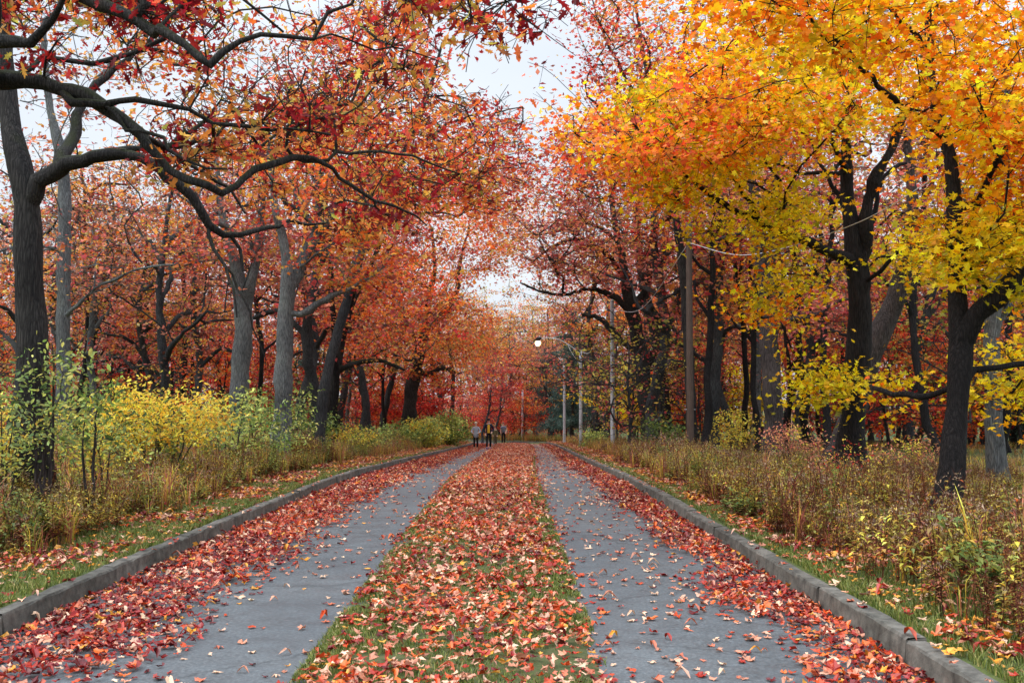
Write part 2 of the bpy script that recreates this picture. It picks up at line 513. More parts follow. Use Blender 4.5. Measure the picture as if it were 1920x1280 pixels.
def scatter(tmpls, P, size, R, colors, jit=0.0, rg=None):
    """one combined (V, F, C); tmpls: list of (pts3, faces)"""
    rg = rg or rng
    n = len(P)
    pick = rg.integers(0, len(tmpls), n)
    Vs, Fs, Cs = [], {}, []
    base = 0
    for k, (tp, tf) in enumerate(tmpls):
        m = pick == k
        c = int(m.sum())
        if not c: continue
        v = np.einsum("nij,kj->nki", R[m], tp) * size[m][:, None, None] + P[m][:, None, :]
        nv = len(tp)
        Vs.append(v.reshape(-1, 3))
        f = tf[None] + (base + np.arange(c) * nv)[:, None, None]
        Fs.setdefault(tf.shape[1], []).append(f.reshape(-1, tf.shape[1]))
        Cs.append(np.repeat(colors[m], nv, 0))
        base += c * nv
    C = np.concatenate(Cs)
    return np.concatenate(Vs), [np.concatenate(f) for f in Fs.values()], C


def tm(shape, curls): return [(curl(shape[0], *c), shape[1]) for c in curls]


T_MAPLE = tm(MAPLE, [(.25, -.1, .1), (-.3, .12, 0), (.15, .3, -.2), (-.2, -.2, .15)])
T_OAK = tm(OAK, [(.35, -.15, .1), (-.3, .1, 0), (.3, .25, -.2)])
T_STAR = tm(STAR, [(.3, -.15, .1), (-.25, .2, 0)])
T_KITE = tm(KITE, [(.25, -.1, 0), (-.25, .1, 0)])
T_OVAL = tm(OVAL, [(.3, .1, 0), (-.2, -.2, 0)])
T_NEEDLE = [(curl(NEEDLE[0], 0, 0, 0), NEEDLE[1])]

# palettes: sRGB colours as the leaves look
PAL = {
    "oak_red": [(168, 44, 44), (132, 26, 34), (196, 70, 60), (214, 96, 72), (214, 104, 48)],
    "oak_deep": [(126, 22, 30), (150, 30, 36), (104, 18, 28), (172, 44, 42)],
    "oak_orange": [(222, 108, 46), (236, 138, 56), (206, 84, 50), (228, 160, 72), (190, 144, 60)],
    "oak_mixed": [(172, 44, 42), (216, 98, 54), (232, 140, 62), (188, 160, 72), (202, 78, 62), (216, 146, 70)],
    "oak_dusky": [(182, 76, 76), (202, 104, 94), (156, 58, 62), (214, 124, 102), (178, 112, 92)],
    "pink_brown": [(202, 120, 104), (222, 142, 112), (176, 96, 86), (230, 160, 116), (204, 146, 106)],
    "ochre": [(216, 150, 80), (204, 158, 80), (228, 136, 70), (180, 154, 80), (216, 116, 66)],
    "scarlet": [(244, 98, 44), (248, 120, 50), (224, 72, 42), (252, 144, 64), (232, 84, 46)],
    "crimson": [(200, 48, 48), (220, 70, 56), (168, 36, 42), (230, 92, 62)],
    "maple_orange": [(255, 156, 18), (255, 174, 24), (255, 132, 20), (255, 194, 36), (250, 116, 26)],
    "maple_yellow": [(255, 196, 22), (250, 204, 28), (255, 178, 22), (240, 204, 30), (255, 214, 44)],
    "maple_green": [(228, 196, 30), (206, 188, 34), (246, 204, 32), (180, 176, 40), (252, 190, 30)],
    "maple_redorange": [(246, 118, 56), (236, 92, 50), (252, 142, 58), (255, 162, 80)],
    "olive": [(176, 170, 72), (192, 178, 78), (154, 154, 68), (206, 168, 76)],
    "yellow_bush": [(250, 208, 84), (244, 212, 92), (228, 204, 80), (250, 190, 80), (200, 196, 78)],
    "yellow_gold": [(255, 206, 60), (250, 190, 56), (255, 216, 84), (246, 178, 60)],
    "green_bush": [(112, 138, 66), (132, 156, 76), (94, 122, 72), (156, 166, 80), (138, 156, 104)],
    "pale_green": [(184, 192, 100), (164, 180, 100), (204, 200, 112), (144, 166, 100)],
    "brown": [(156, 98, 82), (134, 84, 74), (176, 116, 94), (118, 84, 76), (146, 112, 98)],
    "weed_tan": [(176, 146, 78), (160, 136, 66), (186, 156, 96), (146, 132, 62)],
    "rusty": [(128, 74, 52), (150, 88, 60), (104, 56, 44), (166, 108, 66), (140, 120, 60)],
    "pine": [(60, 82, 76), (74, 96, 88), (52, 70, 66), (90, 112, 102)],
    "litter": [(132, 26, 24), (98, 18, 20), (160, 44, 28), (190, 72, 32), (214, 106, 44), (206, 142, 114), (216, 168, 142), (180, 120, 96), (226, 188, 158), (196, 108, 78)],
}
for k in PAL: PAL[k] = np.array([lin(c) for c in PAL[k]])


def leaf_colors(P, pal_ids, pals, rg, fine=1.2, coarse=3.0, val=0.22):
    """pal_ids: index into pals per leaf"""
    fa = Field(fine, int(rg.integers(1e6)))
    a = fa(P)
    C = np.empty((len(P), 3))
    for i, name in enumerate(pals):
        m = pal_ids == i
        if not m.any(): continue
        pl = PAL[name]
        q = np.clip(a[m] * 0.75 + rg.normal(0.12, 0.28, m.sum()), 0, 0.999)
        C[m] = pl[(q * len(pl)).astype(int)]
    C *= np.exp(rg.normal(0, val, len(P)))[:, None]
    return np.clip(C, 0, 0.95)


# ------------------------------------------------------------------ tree grower
class Tree:
    def __init__(self, seed):
        self.rg = np.random.default_rng(seed)
        self.P = np.zeros((20000, 3)); self.par = np.full(20000, -1); self.minr = np.zeros(20000)
        self.ok = np.zeros(20000, bool); self.path = np.zeros(20000); self.part = np.zeros(20000, int); self.n = 0
        self.tips = []
        self.nlimb = 0

    def add(self, p, par, r=0.0, ok=True, part=None):
        i = self.n
        self.P[i] = p; self.par[i] = par; self.minr[i] = r; self.ok[i] = ok
        if par >= 0: self.path[i] = self.path[par] + np.linalg.norm(self.P[i] - self.P[par])
        self.part[i] = part if part is not None else (self.part[par] if par >= 0 else 0)
        self.n += 1
        return i

    def limb(self, pts, radii, par=None, step=0.35, wob=0.02, ok_from=0.0, part=None):
        """smooth path through pts; par None: start from the nearest node"""
        pts = np.asarray(pts, float); radii = np.asarray(radii, float)
        if self.n and par is None:
            par = int(((self.P[:self.n] - pts[0]) ** 2).sum(1).argmin())
            pts[0] = self.P[par]
        pp = np.vstack([2 * pts[0] - pts[1], pts, 2 * pts[-1] - pts[-2]])
        prev = par if par is not None else -1
        out = []
        if prev < 0:
            prev = self.add(pts[0], -1, radii[0], ok_from <= 0, 0); out.append(prev)
        else: out.append(prev)
        tot = len(pts) - 1
        for i in range(tot):
            L = np.linalg.norm(pts[i + 1] - pts[i])
            m = max(1, int(round(L / step)))
            for j in range(1, m + 1):
                t = j / m
                a, b, c, d = pp[i], pp[i + 1], pp[i + 2], pp[i + 3]
                q = 0.5 * (2 * b + (c - a) * t + (2 * a - 5 * b + 4 * c - d) * t * t + (3 * b - a - 3 * c + d) * t ** 3)
                r = radii[i] * (1 - t) + radii[i + 1] * t
                q = q + self.rg.normal(0, wob, 3)
                prev = self.add(q, prev, r, (i + t) / tot >= ok_from, part)
                out.append(prev)
        return out

    def grow(self, T, bf=0.25, seg=0.4, wob=0.10, down=0.6, mark=True):
        T = np.asarray(T)
        ok = np.where(self.ok[:self.n])[0]
        d0 = np.sqrt(((T[:, None] - self.P[ok][None]) ** 2).sum(2)).min(1)
        for t in T[np.argsort(d0)]:
            n = self.n
            if n > 19000: break
            df = self.P[:n] - t
            d = np.sqrt((df ** 2).sum(1))
            cost = d + bf * self.path[:n] + down * np.maximum(0, df[:, 2]) + np.where(self.ok[:n], 0, 1e3)
            i = int(cost.argmin())
            a = self.P[i].copy(); L = d[i]
            pd = a - self.P[self.par[i]] if self.par[i] >= 0 else t - a
            pd = pd / (np.linalg.norm(pd) + 1e-6)
            ctrl = a + pd * L * 0.3 + (t - a) * 0.2 + np.array([0, 0, L * 0.07])
            m = max(1, int(round(L / seg)))
            prev = i
            w = self.rg.normal(0, wob * seg, (m, 3)).cumsum(0)
            for j in range(1, m + 1):
                s = j / m
                q = (1 - s) ** 2 * a + 2 * s * (1 - s) * ctrl + s * s * t + w[j - 1]
                prev = self.add(q, prev)
            if mark: self.tips.append(prev)

    def twigs(self, k=3, L=0.35):
        base = list(self.tips)
        for i in base:
            if self.n > 19900 - k * 2: break
            p = self.P[i]; d = p - self.P[self.par[i]]; d /= np.linalg.norm(d) + 1e-6
            for _ in range(k):
                v = d * 0.5 + self.rg.normal(0, 0.6, 3) * (1, 1, .6)
                v *= L / (np.linalg.norm(v) + 1e-6) * self.rg.uniform(.6, 1.3)
                src = i if self.rg.random() < .5 else int(self.par[i])
                q = self.add(self.P[src] + v * .5, src)
                self.add(self.P[src] + v + self.rg.normal(0, .05, 3), q)

    def radii(self, tip=0.004, ex=2.35):
        n = self.n
        acc = np.zeros(n)
        kids = np.zeros(n, int)
        np.add.at(kids, self.par[1:n], 1)
        acc[kids == 0] = tip ** ex
        for i in range(n - 1, 0, -1):
            acc[i] += 0
            acc[self.par[i]] += acc[i]
        r = acc ** (1 / ex)
        spec = self.minr[:n] > 0
        r = np.where(spec, self.minr[:n], r)
        # a grown branch never thicker than what carries it
        for i in range(1, n):
            if not spec[i]: r[i] = min(r[i], r[self.par[i]] * 0.8 if spec[self.par[i]] else r[self.par[i]])
        self.r = r
        return r

    def chains(self):
        n = self.n
        ch = [[] for _ in range(n)]
        for i in range(1, n): ch[self.par[i]].append(i)
        out = []
        stack = [(-1, 0)]
        while stack:
            p, i = stack.pop()
            c = [i] if p < 0 else [p, i]
            while True:
                k = ch[i]
                if not k: break
                # continue in the same hand-set limb first, else in the thickest child
                k = sorted(k, key=lambda q: (self.part[q] != self.part[i], self.minr[q] <= 0, -self.r[q]))
                for q in k[1:]: stack.append((i, q))
                i = k[0]; c.append(i)
            out.append(c)
        return out

    def meshes(self, flare=0.0, base_z=0.0, bark_noise=0.04, thin=0.016, minpx=None):
        """{part key: (V, F)}; key 0 trunk, 1.. limbs, -1 thin branches"""
        self.radii() if not hasattr(self, "r") else None
        res = {}
        fld = Field(0.5, 77)
        for c in self.chains():
            if len(c) < 2: continue
            head = c[0] if self.par[c[0]] < 0 else c[1]
            P = self.P[c].copy(); r = self.r[c].copy()
            if self.par[c[0]] >= 0 or len(c) > 1 and c[0] != 0: r[0] = min(r[0], r[1] * 1.15)
            if c[0] == 0 and flare:
                h = P[:, 2] - P[0, 2]
                r = r * (1 + flare * np.exp(-h / 0.35))
            thick = r[:].max()
            key = int(self.part[head]) if self.minr[head] > 0 else (-1)
            if minpx is not None and thick < minpx: continue
            ns = 14 if thick > .12 else 8 if thick > .04 else 5 if thick > .014 else 3
            T = np.gradient(P, axis=0); T /= np.linalg.norm(T, axis=1)[:, None] + 1e-9
            ref = np.array([0.0, 0, 1]) if abs(T[0, 2]) < .9 else np.array([1.0, 0, 0])
            u = np.cross(T[0], ref); u /= np.linalg.norm(u)
            U = np.empty_like(P)
            for i in range(len(P)):
                u = u - T[i] * (u @ T[i]); u /= np.linalg.norm(u) + 1e-9
                U[i] = u
            W = np.cross(T, U)
            ang = np.arange(ns) * 2 * math.pi / ns
            rr = r[:, None] * np.ones(ns)[None]
            ring = (U[:, None] * np.cos(ang)[None, :, None] + W[:, None] * np.sin(ang)[None, :, None])
            if thick > .04:
                q = P[:, None] + ring * rr[..., None]
                nz = (fld((q * np.array([1, 1, .35])).reshape(-1, 3)).reshape(rr.shape) - .5)
                rr = rr * (1 + nz * (.30 if c[0] == 0 else .5))
                if c[0] == 0 and flare:
                    h = (P[:, 2] - P[0, 2])[:, None]
                    rr = rr * (1 + 0.22 * np.sin(ang * 5 + 1)[None] * np.exp(-h / 0.3))
            V = (P[:, None] + ring * rr[..., None]).reshape(-1, 3)
            m = len(P)
            idx = np.arange(m * ns).reshape(m, ns)
            nx = np.roll(idx, -1, 1)
            f = np.stack([idx[:-1], nx[:-1], nx[1:], idx[1:]], -1).reshape(-1, 4)
            L = res.setdefault(key, [[], [], 0])
            L[0].append(V); L[1].append(f + L[2]); L[2] += len(V)
        return {k: (np.concatenate(v[0]), np.concatenate(v[1])) for k, v in res.items()}


def crown_leaves(T, tipsel, K, size, tmpl, palfun, spread=(.35, .35, .14), tilt=(0.55, 0.45), rg=None, droop=0.06, along=2, val=0.22, fine=1.2):
    """K leaves around each tip"""
    rg = rg or T.rg
    tips = np.array(tipsel)
    cnt = rg.poisson(K, len(tips))
    which = np.repeat(np.arange(len(tips)), cnt)
    src = tips[which]
    hop = rg.integers(0, along + 1, len(src))
    for h in range(along):
        mv = (hop > h) & (T.par[src] > 0) & (T.minr[T.par[src]] <= 0)
        src = np.where(mv, T.par[src], src)
    P = T.P[src] + rg.normal(0, 1, (len(src), 3)) * np.array(spread)
    P[:, 2] -= droop
    tl = np.abs(rg.normal(tilt[0], tilt[1], len(P)))
    R = rotmats(len(P), tl, rg=rg)
    sz = size * np.exp(rg.normal(0, .22, len(P)))
    ids, pals = palfun(P, T.P[tips[which]], rg)
    C = leaf_colors(P, ids, pals, rg, val=val, fine=fine)
    C = np.clip(C * np.exp(rg.normal(-.02, .25, len(tips)))[which][:, None], 0, .95)  # light and dark clumps painted into the leaf colour for depth
    return scatter(tmpl, P, sz, R, C, rg=rg)


def pal_mix(pals, scale=3.5, seed=0, weights=None):
    f = Field(scale, seed)
    w = np.cumsum(np.array(weights or [1] * len(pals), float)); w /= w[-1]
    def fn(P, Tp, rg):
        q = np.clip(f(Tp) + rg.normal(0, .09, len(Tp)), 0, .999)
        q = smooth(0.12, 0.88, q) * .999
        return np.searchsorted(w, q), pals
    return fn


def limb_spec(pts, d):
    """[(u, v, width_px)...] + depths -> points, radii"""
    n = len(pts)
    d = np.interp(np.linspace(0, 1, n), np.linspace(0, 1, len(d)), d)
    P = [at(u, v, y) for (u, v, w), y in zip(pts, d)]
    r = [w / 2 * y / F * .9 for (u, v, w), y in zip(pts, d)]
    return np.array(P), np.array(r)


def region(u0, v0, u1, v1, d0, d1, n, rg, ell=True):
    """points filling an ellipsoid that spans the given sight box"""
    out = []
    while len(out) < n:
        a = rg.uniform(-1, 1, 3)
        if ell and (a ** 2).sum() > 1: continue
        u = (u0 + u1) / 2 + a[0] * (u1 - u0) / 2; v = (v0 + v1) / 2 + a[1] * (v1 - v0) / 2; y = (d0 + d1) / 2 + a[2] * (d1 - d0) / 2
        out.append(at(u, v, y))
    return np.array(out)


def tree_object(name, label, cat, T, base, bark, crownVFC, group=None, flare=.35, twigmat=None, minpx=None):
    root = empty(name, base, label, cat, group)
    off = np.array(base)
    ms = T.meshes(flare=flare, minpx=minpx)
    for k, (V, f) in sorted(ms.items(), key=lambda kv: (kv[0] < 0, kv[0])):
        nm = "trunk" if k == 0 else ("branches" if k < 0 else "limb")
        build(nm, V - off, f, bark, root, smooth=True)
    if crownVFC is not None:
        V, f, C = crownVFC
        build("crown", V - off, f, M_LEAF, root, color=C)
    return root


def hero(name, label, seed, trunk, td, limbs, regions, bark, K, size, tmpl, palfun, flare=.35, group=None, spread=(.35, .35, .14), ok_from=.35,
         twig=3, bf=.22, tipr=.004, cat="tree", wob=.1, seg=.4, val=.22, tilt=(.55, .45), fine=1.2, minpx=None):
    T = Tree(seed)
    P, r = limb_spec(trunk, td)
    g = float(ground_z(P[0, 0], P[0, 1])[0])
    P[0, 2] = g - 0.06
    T.limb(P, r, None, step=.3, wob=.008, ok_from=ok_from, part=0)
    for i, (lp, ld) in enumerate(limbs):
        P2, r2 = limb_spec(lp, ld)
        T.limb(P2, r2, step=.2, wob=.022, part=i + 1)
    tg = np.concatenate([region(*a, T.rg) for a in regions])
    T.grow(tg, bf=bf, wob=wob, seg=seg)
    if twig: T.twigs(twig)
    T.radii(tip=tipr)
    cr = crown_leaves(T, T.tips, K, size, tmpl, palfun, spread=spread, val=val, tilt=tilt, fine=fine) if K else None
    base = (P[0, 0], P[0, 1], g)
    return tree_object(name, label, cat, T, base, bark, cr, group, flare, minpx=minpx)

# ------------------------------------------------------------------ world and light
scene.view_settings.view_transform = "Standard"
scene.view_settings.look = "None"
scene.view_settings.exposure = 0
scene.view_settings.gamma = 1
w = bpy.data.worlds.new("World"); scene.world = w; w.use_nodes = True
nt = w.node_tree; nt.nodes.clear()
wo = nt.nodes.new("ShaderNodeOutputWorld"); bg = nt.nodes.new("ShaderNodeBackground")
sky = nt.nodes.new("ShaderNodeTexSky"); sky.sky_type = "NISHITA"; sky.sun_disc = False
SUN_EL, SUN_AZ = math.radians(42), math.radians(250)
sky.sun_elevation = SUN_EL; sky.sun_rotation = SUN_AZ; sky.air_density = 1.5; sky.dust_density = 3.0
tc = nt.nodes.new("ShaderNodeTexCoord"); cn = nt.nodes.new("ShaderNodeTexNoise")
mpn = nt.nodes.new("ShaderNodeMapping"); mpn.inputs["Scale"].default_value = (1, 1, 3.0)
cn.inputs["Scale"].default_value = 1.6; cn.inputs["Detail"].default_value = 6
cr_ = ramp(nt, [(0.35, (5.7, 6.3, 7.2)), (0.65, (6.9, 7.3, 7.9))])
mx = N(nt, "ShaderNodeMix", data_type="RGBA"); mx.inputs[0].default_value = 0.86
nt.links.new(tc.outputs["Generated"], mpn.inputs[0]); nt.links.new(mpn.outputs[0], cn.inputs["Vector"])
nt.links.new(cn.outputs["Fac"], cr_.inputs[0])
nt.links.new(sky.outputs[0], mx.inputs[6]); nt.links.new(cr_.outputs[0], mx.inputs[7])
sep = N(nt, "ShaderNodeSeparateXYZ"); nt.links.new(tc.outputs["Generated"], sep.inputs[0])
zr = ramp(nt, [(0.0, (.92, .92, .92)), (0.36, (.98, .98, .98)), (0.6, (2.2, 2.2, 2.2)), (1.0, (3.9, 3.9, 3.9))])
nt.links.new(sep.outputs["Z"], zr.inputs[0])
mz = N(nt, "ShaderNodeMix", data_type="RGBA", blend_type="MULTIPLY"); mz.inputs[0].default_value = 1
nt.links.new(mx.outputs[2], mz.inputs[6]); nt.links.new(zr.outputs[0], mz.inputs[7])
nt.links.new(mz.outputs[2], bg.inputs[0]); bg.inputs[1].default_value = 0.15
nt.links.new(bg.outputs[0], wo.inputs[0])
sun = bpy.data.lights.new("sun", "SUN"); sun.energy = 1.5; sun.angle = math.radians(25); sun.color = (1, .96, .9)
so = bpy.data.objects.new("sun", sun); COL.objects.link(so)
sd = Vector((math.sin(SUN_AZ) * math.cos(SUN_EL), math.cos(SUN_AZ) * math.cos(SUN_EL), math.sin(SUN_EL)))
so.rotation_euler = sd.to_track_quat("Z", "Y").to_euler()
scene.cycles.max_bounces = 8
scene.cycles.diffuse_bounces = 5
scene.cycles.glossy_bounces = 2
scene.cycles.transmission_bounces = 2
scene.cycles.caustics_reflective = False
scene.cycles.use_denoising = True
scene.cycles.sample_clamp_indirect = 6

# ------------------------------------------------------------------ the large trees
hero("oak_tree", "huge overhanging oak whose thick crooked limbs cross the top of the picture", 11,
     [(-150, 1100, 120), (-145, 700, 110), (-140, 400, 100), (-120, 150, 90), (-110, -50, 75), (-100, -250, 55), (-80, -450, 30)], [9.6, 9.6, 10, 10.5],
     [([(-120, 170, 60), (-40, 150, 44), (50, 150, 34), (112, 166, 30), (165, 186, 27), (210, 212, 24), (255, 250, 22), (290, 290, 20), (318, 318, 18), (352, 332, 17), (385, 350, 17), (412, 365, 15), (440, 345, 14), (480, 318, 14), (525, 306, 13), (548, 296, 15)], [9.8, 9.6, 9.3, 10.2]),
      ([(548, 296, 11), (590, 305, 10), (620, 322, 8), (660, 350, 7), (705, 375, 6), (760, 395, 5), (800, 418, 3)], [10.2, 11.5]),
      ([(550, 296, 10), (585, 304, 9), (610, 296, 8), (660, 290, 7), (740, 288, 6), (800, 305, 5), (860, 326, 3)], [10.2, 12]),
      ([(545, 298, 8), (538, 280, 8), (544, 245, 8), (570, 236, 6), (576, 210, 5), (566, 165, 5), (572, 130, 3)], [10.2, 10.0]),
      ([(112, 168, 18), (135, 188, 16), (190, 192, 14), (250, 190, 12), (300, 193, 11), (350, 205, 10), (400, 225, 9), (470, 233, 8), (540, 243, 7), (620, 252, 4)], [9.6, 9.4, 10]),
      ([(-110, -40, 60), (0, -40, 42), (100, -20, 32), (180, 8, 28), (250, 36, 25), (300, 58, 21), (345, 85, 18), (390, 122, 16), (418, 96, 15), (452, 76, 15), (540, 74, 13), (585, 62, 11), (615, 30, 9), (650, 0, 6), (690, -40, 4)], [8.8, 8.2, 8.6]),
      ([(262, 44, 20), (268, 10, 20), (266, -60, 16), (280, -160, 10)], [8.4]),
      ([(-120, 60, 52), (-40, 70, 40), (30, 84, 26), (58, 78, 20), (92, 38, 16), (110, 8, 12), (130, -40, 8)], [8.9, 8.3]),
      ([(585, 66, 6), (640, 72, 5), (700, 88, 5), (770, 96, 4), (830, 130, 3)], [8.5, 10]),
      ([(300, 50, 9), (345, 10, 8), (400, -30, 7), (480, 20, 6), (530, 60, 5)], [8.4, 9]),
      ([(266, -60, 14), (420, -120, 12), (600, -110, 9), (780, -60, 7), (900, -20, 4), (985, 30, 2.5), (1040, 78, 2), (1075, 105, 1.5)], [8.4, 8.5, 9]),
      ([(200, 205, 10), (240, 240, 9), (300, 260, 8), (350, 300, 7), (430, 320, 4)], [9.5, 9.2])],
     [(-80, -120, 560, 150, 8.6, 12, 44), (350, 140, 720, 275, 9.6, 12, 30), (290, 235, 430, 320, 9.4, 10.4, 11), (100, -60, 420, 60, 8.2, 9.6, 16), (720, -60, 950, 75, 8, 9.6, 22),
      (960, -40, 1060, 70, 8.6, 9.4, 4), (600, 20, 860, 250, 9.5, 13, 18), (560, 300, 850, 430, 11, 14, 12)],
     M_BARK_OAK, 20, .062, T_OAK, pal_mix(["oak_deep", "oak_orange", "olive", "oak_deep", "oak_mixed", "ochre"], 1.5, 3, [1.0, 1.4, .5, .8, 1.1, .5]), spread=(.19, .19, .09), twig=6, bf=.14, ok_from=.3, tipr=.0048, tilt=(.9, .5), fine=.6)

hero("oak_tree", "dark ridged oak at the edge of the bushes with one limb arching over", 12,
     [(68, 990, 110), (66, 860, 74), (64, 740, 66), (60, 600, 60), (52, 470, 56), (48, 385, 54), (36, 310, 46), (22, 240, 42), (12, 170, 40), (4, 60, 40), (-5, -100, 34), (-5, -300, 22), (0, -500, 8)], [13, 13, 13.4],
     [([(52, 378, 44), (78, 342, 36), (110, 312, 32), (150, 300, 28), (205, 288, 26), (262, 296, 23), (300, 318, 22), (340, 350, 20), (372, 388, 19), (392, 418, 17), (420, 438, 14), (450, 440, 11), (500, 428, 10), (550, 420, 8), (605, 420, 5), (650, 400, 3)], [13, 12.6, 13, 14.5]),
      ([(388, 414, 10), (388, 440, 9), (400, 470, 8), (425, 496, 7), (436, 540, 6), (444, 595, 4)], [13, 12.6]),
      ([(436, 441, 9), (450, 470, 8), (455, 510, 6)], [13.2]),
      ([(428, 500, 6), (446, 540, 5), (468, 590, 5), (484, 640, 3), (500, 668, 2)], [12.8]),
      ([(205, 290, 16), (240, 278, 14), (290, 275, 12), (350, 270, 10), (400, 252, 8), (440, 240, 5)], [13, 13.8]),
      ([(132, 300, 24), (140, 250, 22), (152, 200, 19), (180, 160, 15), (235, 115, 12), (285, 80, 8), (330, 20, 5)], [13.2, 14.5]),
      ([(300, 318, 9), (330, 300, 9), (380, 322, 8), (430, 355, 7), (460, 400, 4)], [13, 14])],
     [(180, -100, 760, 200, 14, 20, 80), (480, 120, 1010, 420, 14, 21, 150), (-60, -150, 300, 60, 13, 18, 34), (560, 360, 760, 470, 14, 17, 16), (250, 150, 620, 400, 15, 19, 26)],
     M_BARK_OAK, 27, .066, T_OAK, pal_mix(["oak_orange", "ochre", "oak_deep", "olive", "oak_orange", "oak_mixed", "oak_red"], 2.0, 8, [1.2, .7, 1.1, .4, 1.1, 1, .9]), spread=(.24, .24, .11), bf=.16, ok_from=.55, twig=5, tipr=.0052, tilt=(.8, .5), fine=.8, flare=.25)

hero("grey_tree", "slim grey forked tree standing behind the dark ridged oak", 13,
     [(122, 900, 32), (119, 760, 30), (118, 600, 28), (120, 450, 27), (120, 350, 26), (114, 300, 26), (100, 230, 17), (88, 160, 13), (80, 40, 9)], [24],
     [([(116, 305, 20), (140, 250, 20), (150, 210, 18), (175, 160, 12), (230, 100, 9), (290, 40, 6)], [24, 25]),
      ([(120, 480, 9), (60, 460, 7), (0, 470, 5), (-50, 450, 4)], [24, 22]), ([(118, 590, 9), (170, 550, 7), (260, 505, 5), (340, 495, 3)], [24, 23])],
     [(-80, -60, 360, 260, 20, 30, 60), (-100, 380, 330, 560, 20, 29, 70)], M_BARK_GREY, 14, .07, T_STAR, pal_mix(["oak_dusky", "brown", "ochre"], 4, 21), spread=(.36, .36, .11), ok_from=.4, flare=.2, twig=3)

hero("grey_tree", "grey trunked tree left of the pale forked one, split into two stems low down", 14,
     [(448, 850, 46), (450, 720, 40), (456, 600, 38), (450, 540, 30), (438, 480, 22), (420, 420, 17), (408, 330, 12), (400, 220, 7)], [27],
     [([(458, 610, 26), (466, 560, 24), (476, 500, 20), (488, 440, 16), (494, 370, 12), (505, 280, 8)], [27]), ([(462, 470, 0.1 + 11), (430, 430, 9), (380, 400, 6), (330, 360, 4)], [27, 25])],
     [(250, 280, 560, 520, 23, 32, 110)], M_BARK_GREY, 22, .075, T_STAR, pal_mix(["oak_dusky", "brown", "oak_orange"], 4, 31), spread=(.36, .36, .11), ok_from=.45, flare=.2, twig=3)

hero("grey_tree", "pale grey smooth trunk forking into a wide V above a side limb", 15,
     [(527, 860, 42), (529, 760, 37), (533, 640, 35), (540, 540, 32), (536, 480, 22), (526, 430, 18), (514, 380, 15), (505, 280, 10), (500, 180, 5)], [24],
     [([(541, 540, 28), (560, 500, 24), (582, 455, 22), (604, 425, 18), (640, 370, 13), (672, 290, 9), (700, 180, 5)], [24, 25]),
      ([(550, 600, 20), (566, 588, 17), (590, 572, 15), (612, 560, 12), (650, 545, 9), (690, 520, 6), (720, 500, 4)], [24, 24]),
      ([(604, 428, 11), (580, 410, 9), (560, 380, 7), (540, 330, 5)], [24.3])],
     [(400, 150, 860, 420, 20, 30, 190), (560, 420, 760, 540, 22, 27, 36)], M_BARK_GREY, 26, .075, T_STAR, pal_mix(["oak_orange", "ochre", "oak_red", "oak_mixed"], 3.2, 41), spread=(.34, .34, .11), ok_from=.5, flare=.2, twig=3)

hero("leaning_tree", "slim dark tree leaning to the right beyond the pale V-forked one", 16,
     [(612, 800, 21), (622, 740, 18), (636, 670, 16), (648, 610, 14), (660, 570, 11), (690, 510, 10), (720, 440, 6)], [36],
     [([(634, 698, 13), (655, 685, 11), (685, 677, 10), (720, 678, 9), (760, 692, 5)], [36, 35])],
     [(600, 480, 800, 680, 32, 42, 110)], M_BARK_OAK, 26, .085, T_STAR, pal_mix(["scarlet", "oak_dusky", "ochre"], 4, 51), spread=(.5, .5, .2), ok_from=.4, flare=.2, twig=2)

hero("oak_tree", "dark oak left of the walkers, its trunk splitting high into crooked arms", 17,
     [(762, 820, 34), (770, 745, 28), (780, 690, 25), (792, 640, 22), (805, 605, 17), (802, 560, 12), (815, 510, 9), (810, 430, 6)], [60],
     [([(800, 615, 17), (822, 600, 15), (842, 575, 14), (858, 540, 11), (862, 495, 8), (880, 430, 5)], [60]),
      ([(788, 655, 10), (760, 600, 9), (735, 580, 7), (700, 560, 5)], [60, 58]), ([(780, 690, 16), (800, 700, 12), (830, 690, 9), (860, 700, 4)], [60]),
      ([(806, 545, 8), (770, 520, 7), (740, 505, 5)], [60])],
     [(640, 320, 980, 560, 52, 68, 230), (720, 540, 930, 720, 54, 66, 110), (860, 300, 1040, 540, 52, 66, 90)], M_BARK_OAK, 40, .115, T_STAR, pal_mix(["oak_orange", "oak_dusky", "scarlet", "ochre"], 4, 61), spread=(.6, .6, .16), ok_from=.4, flare=.3, twig=2)

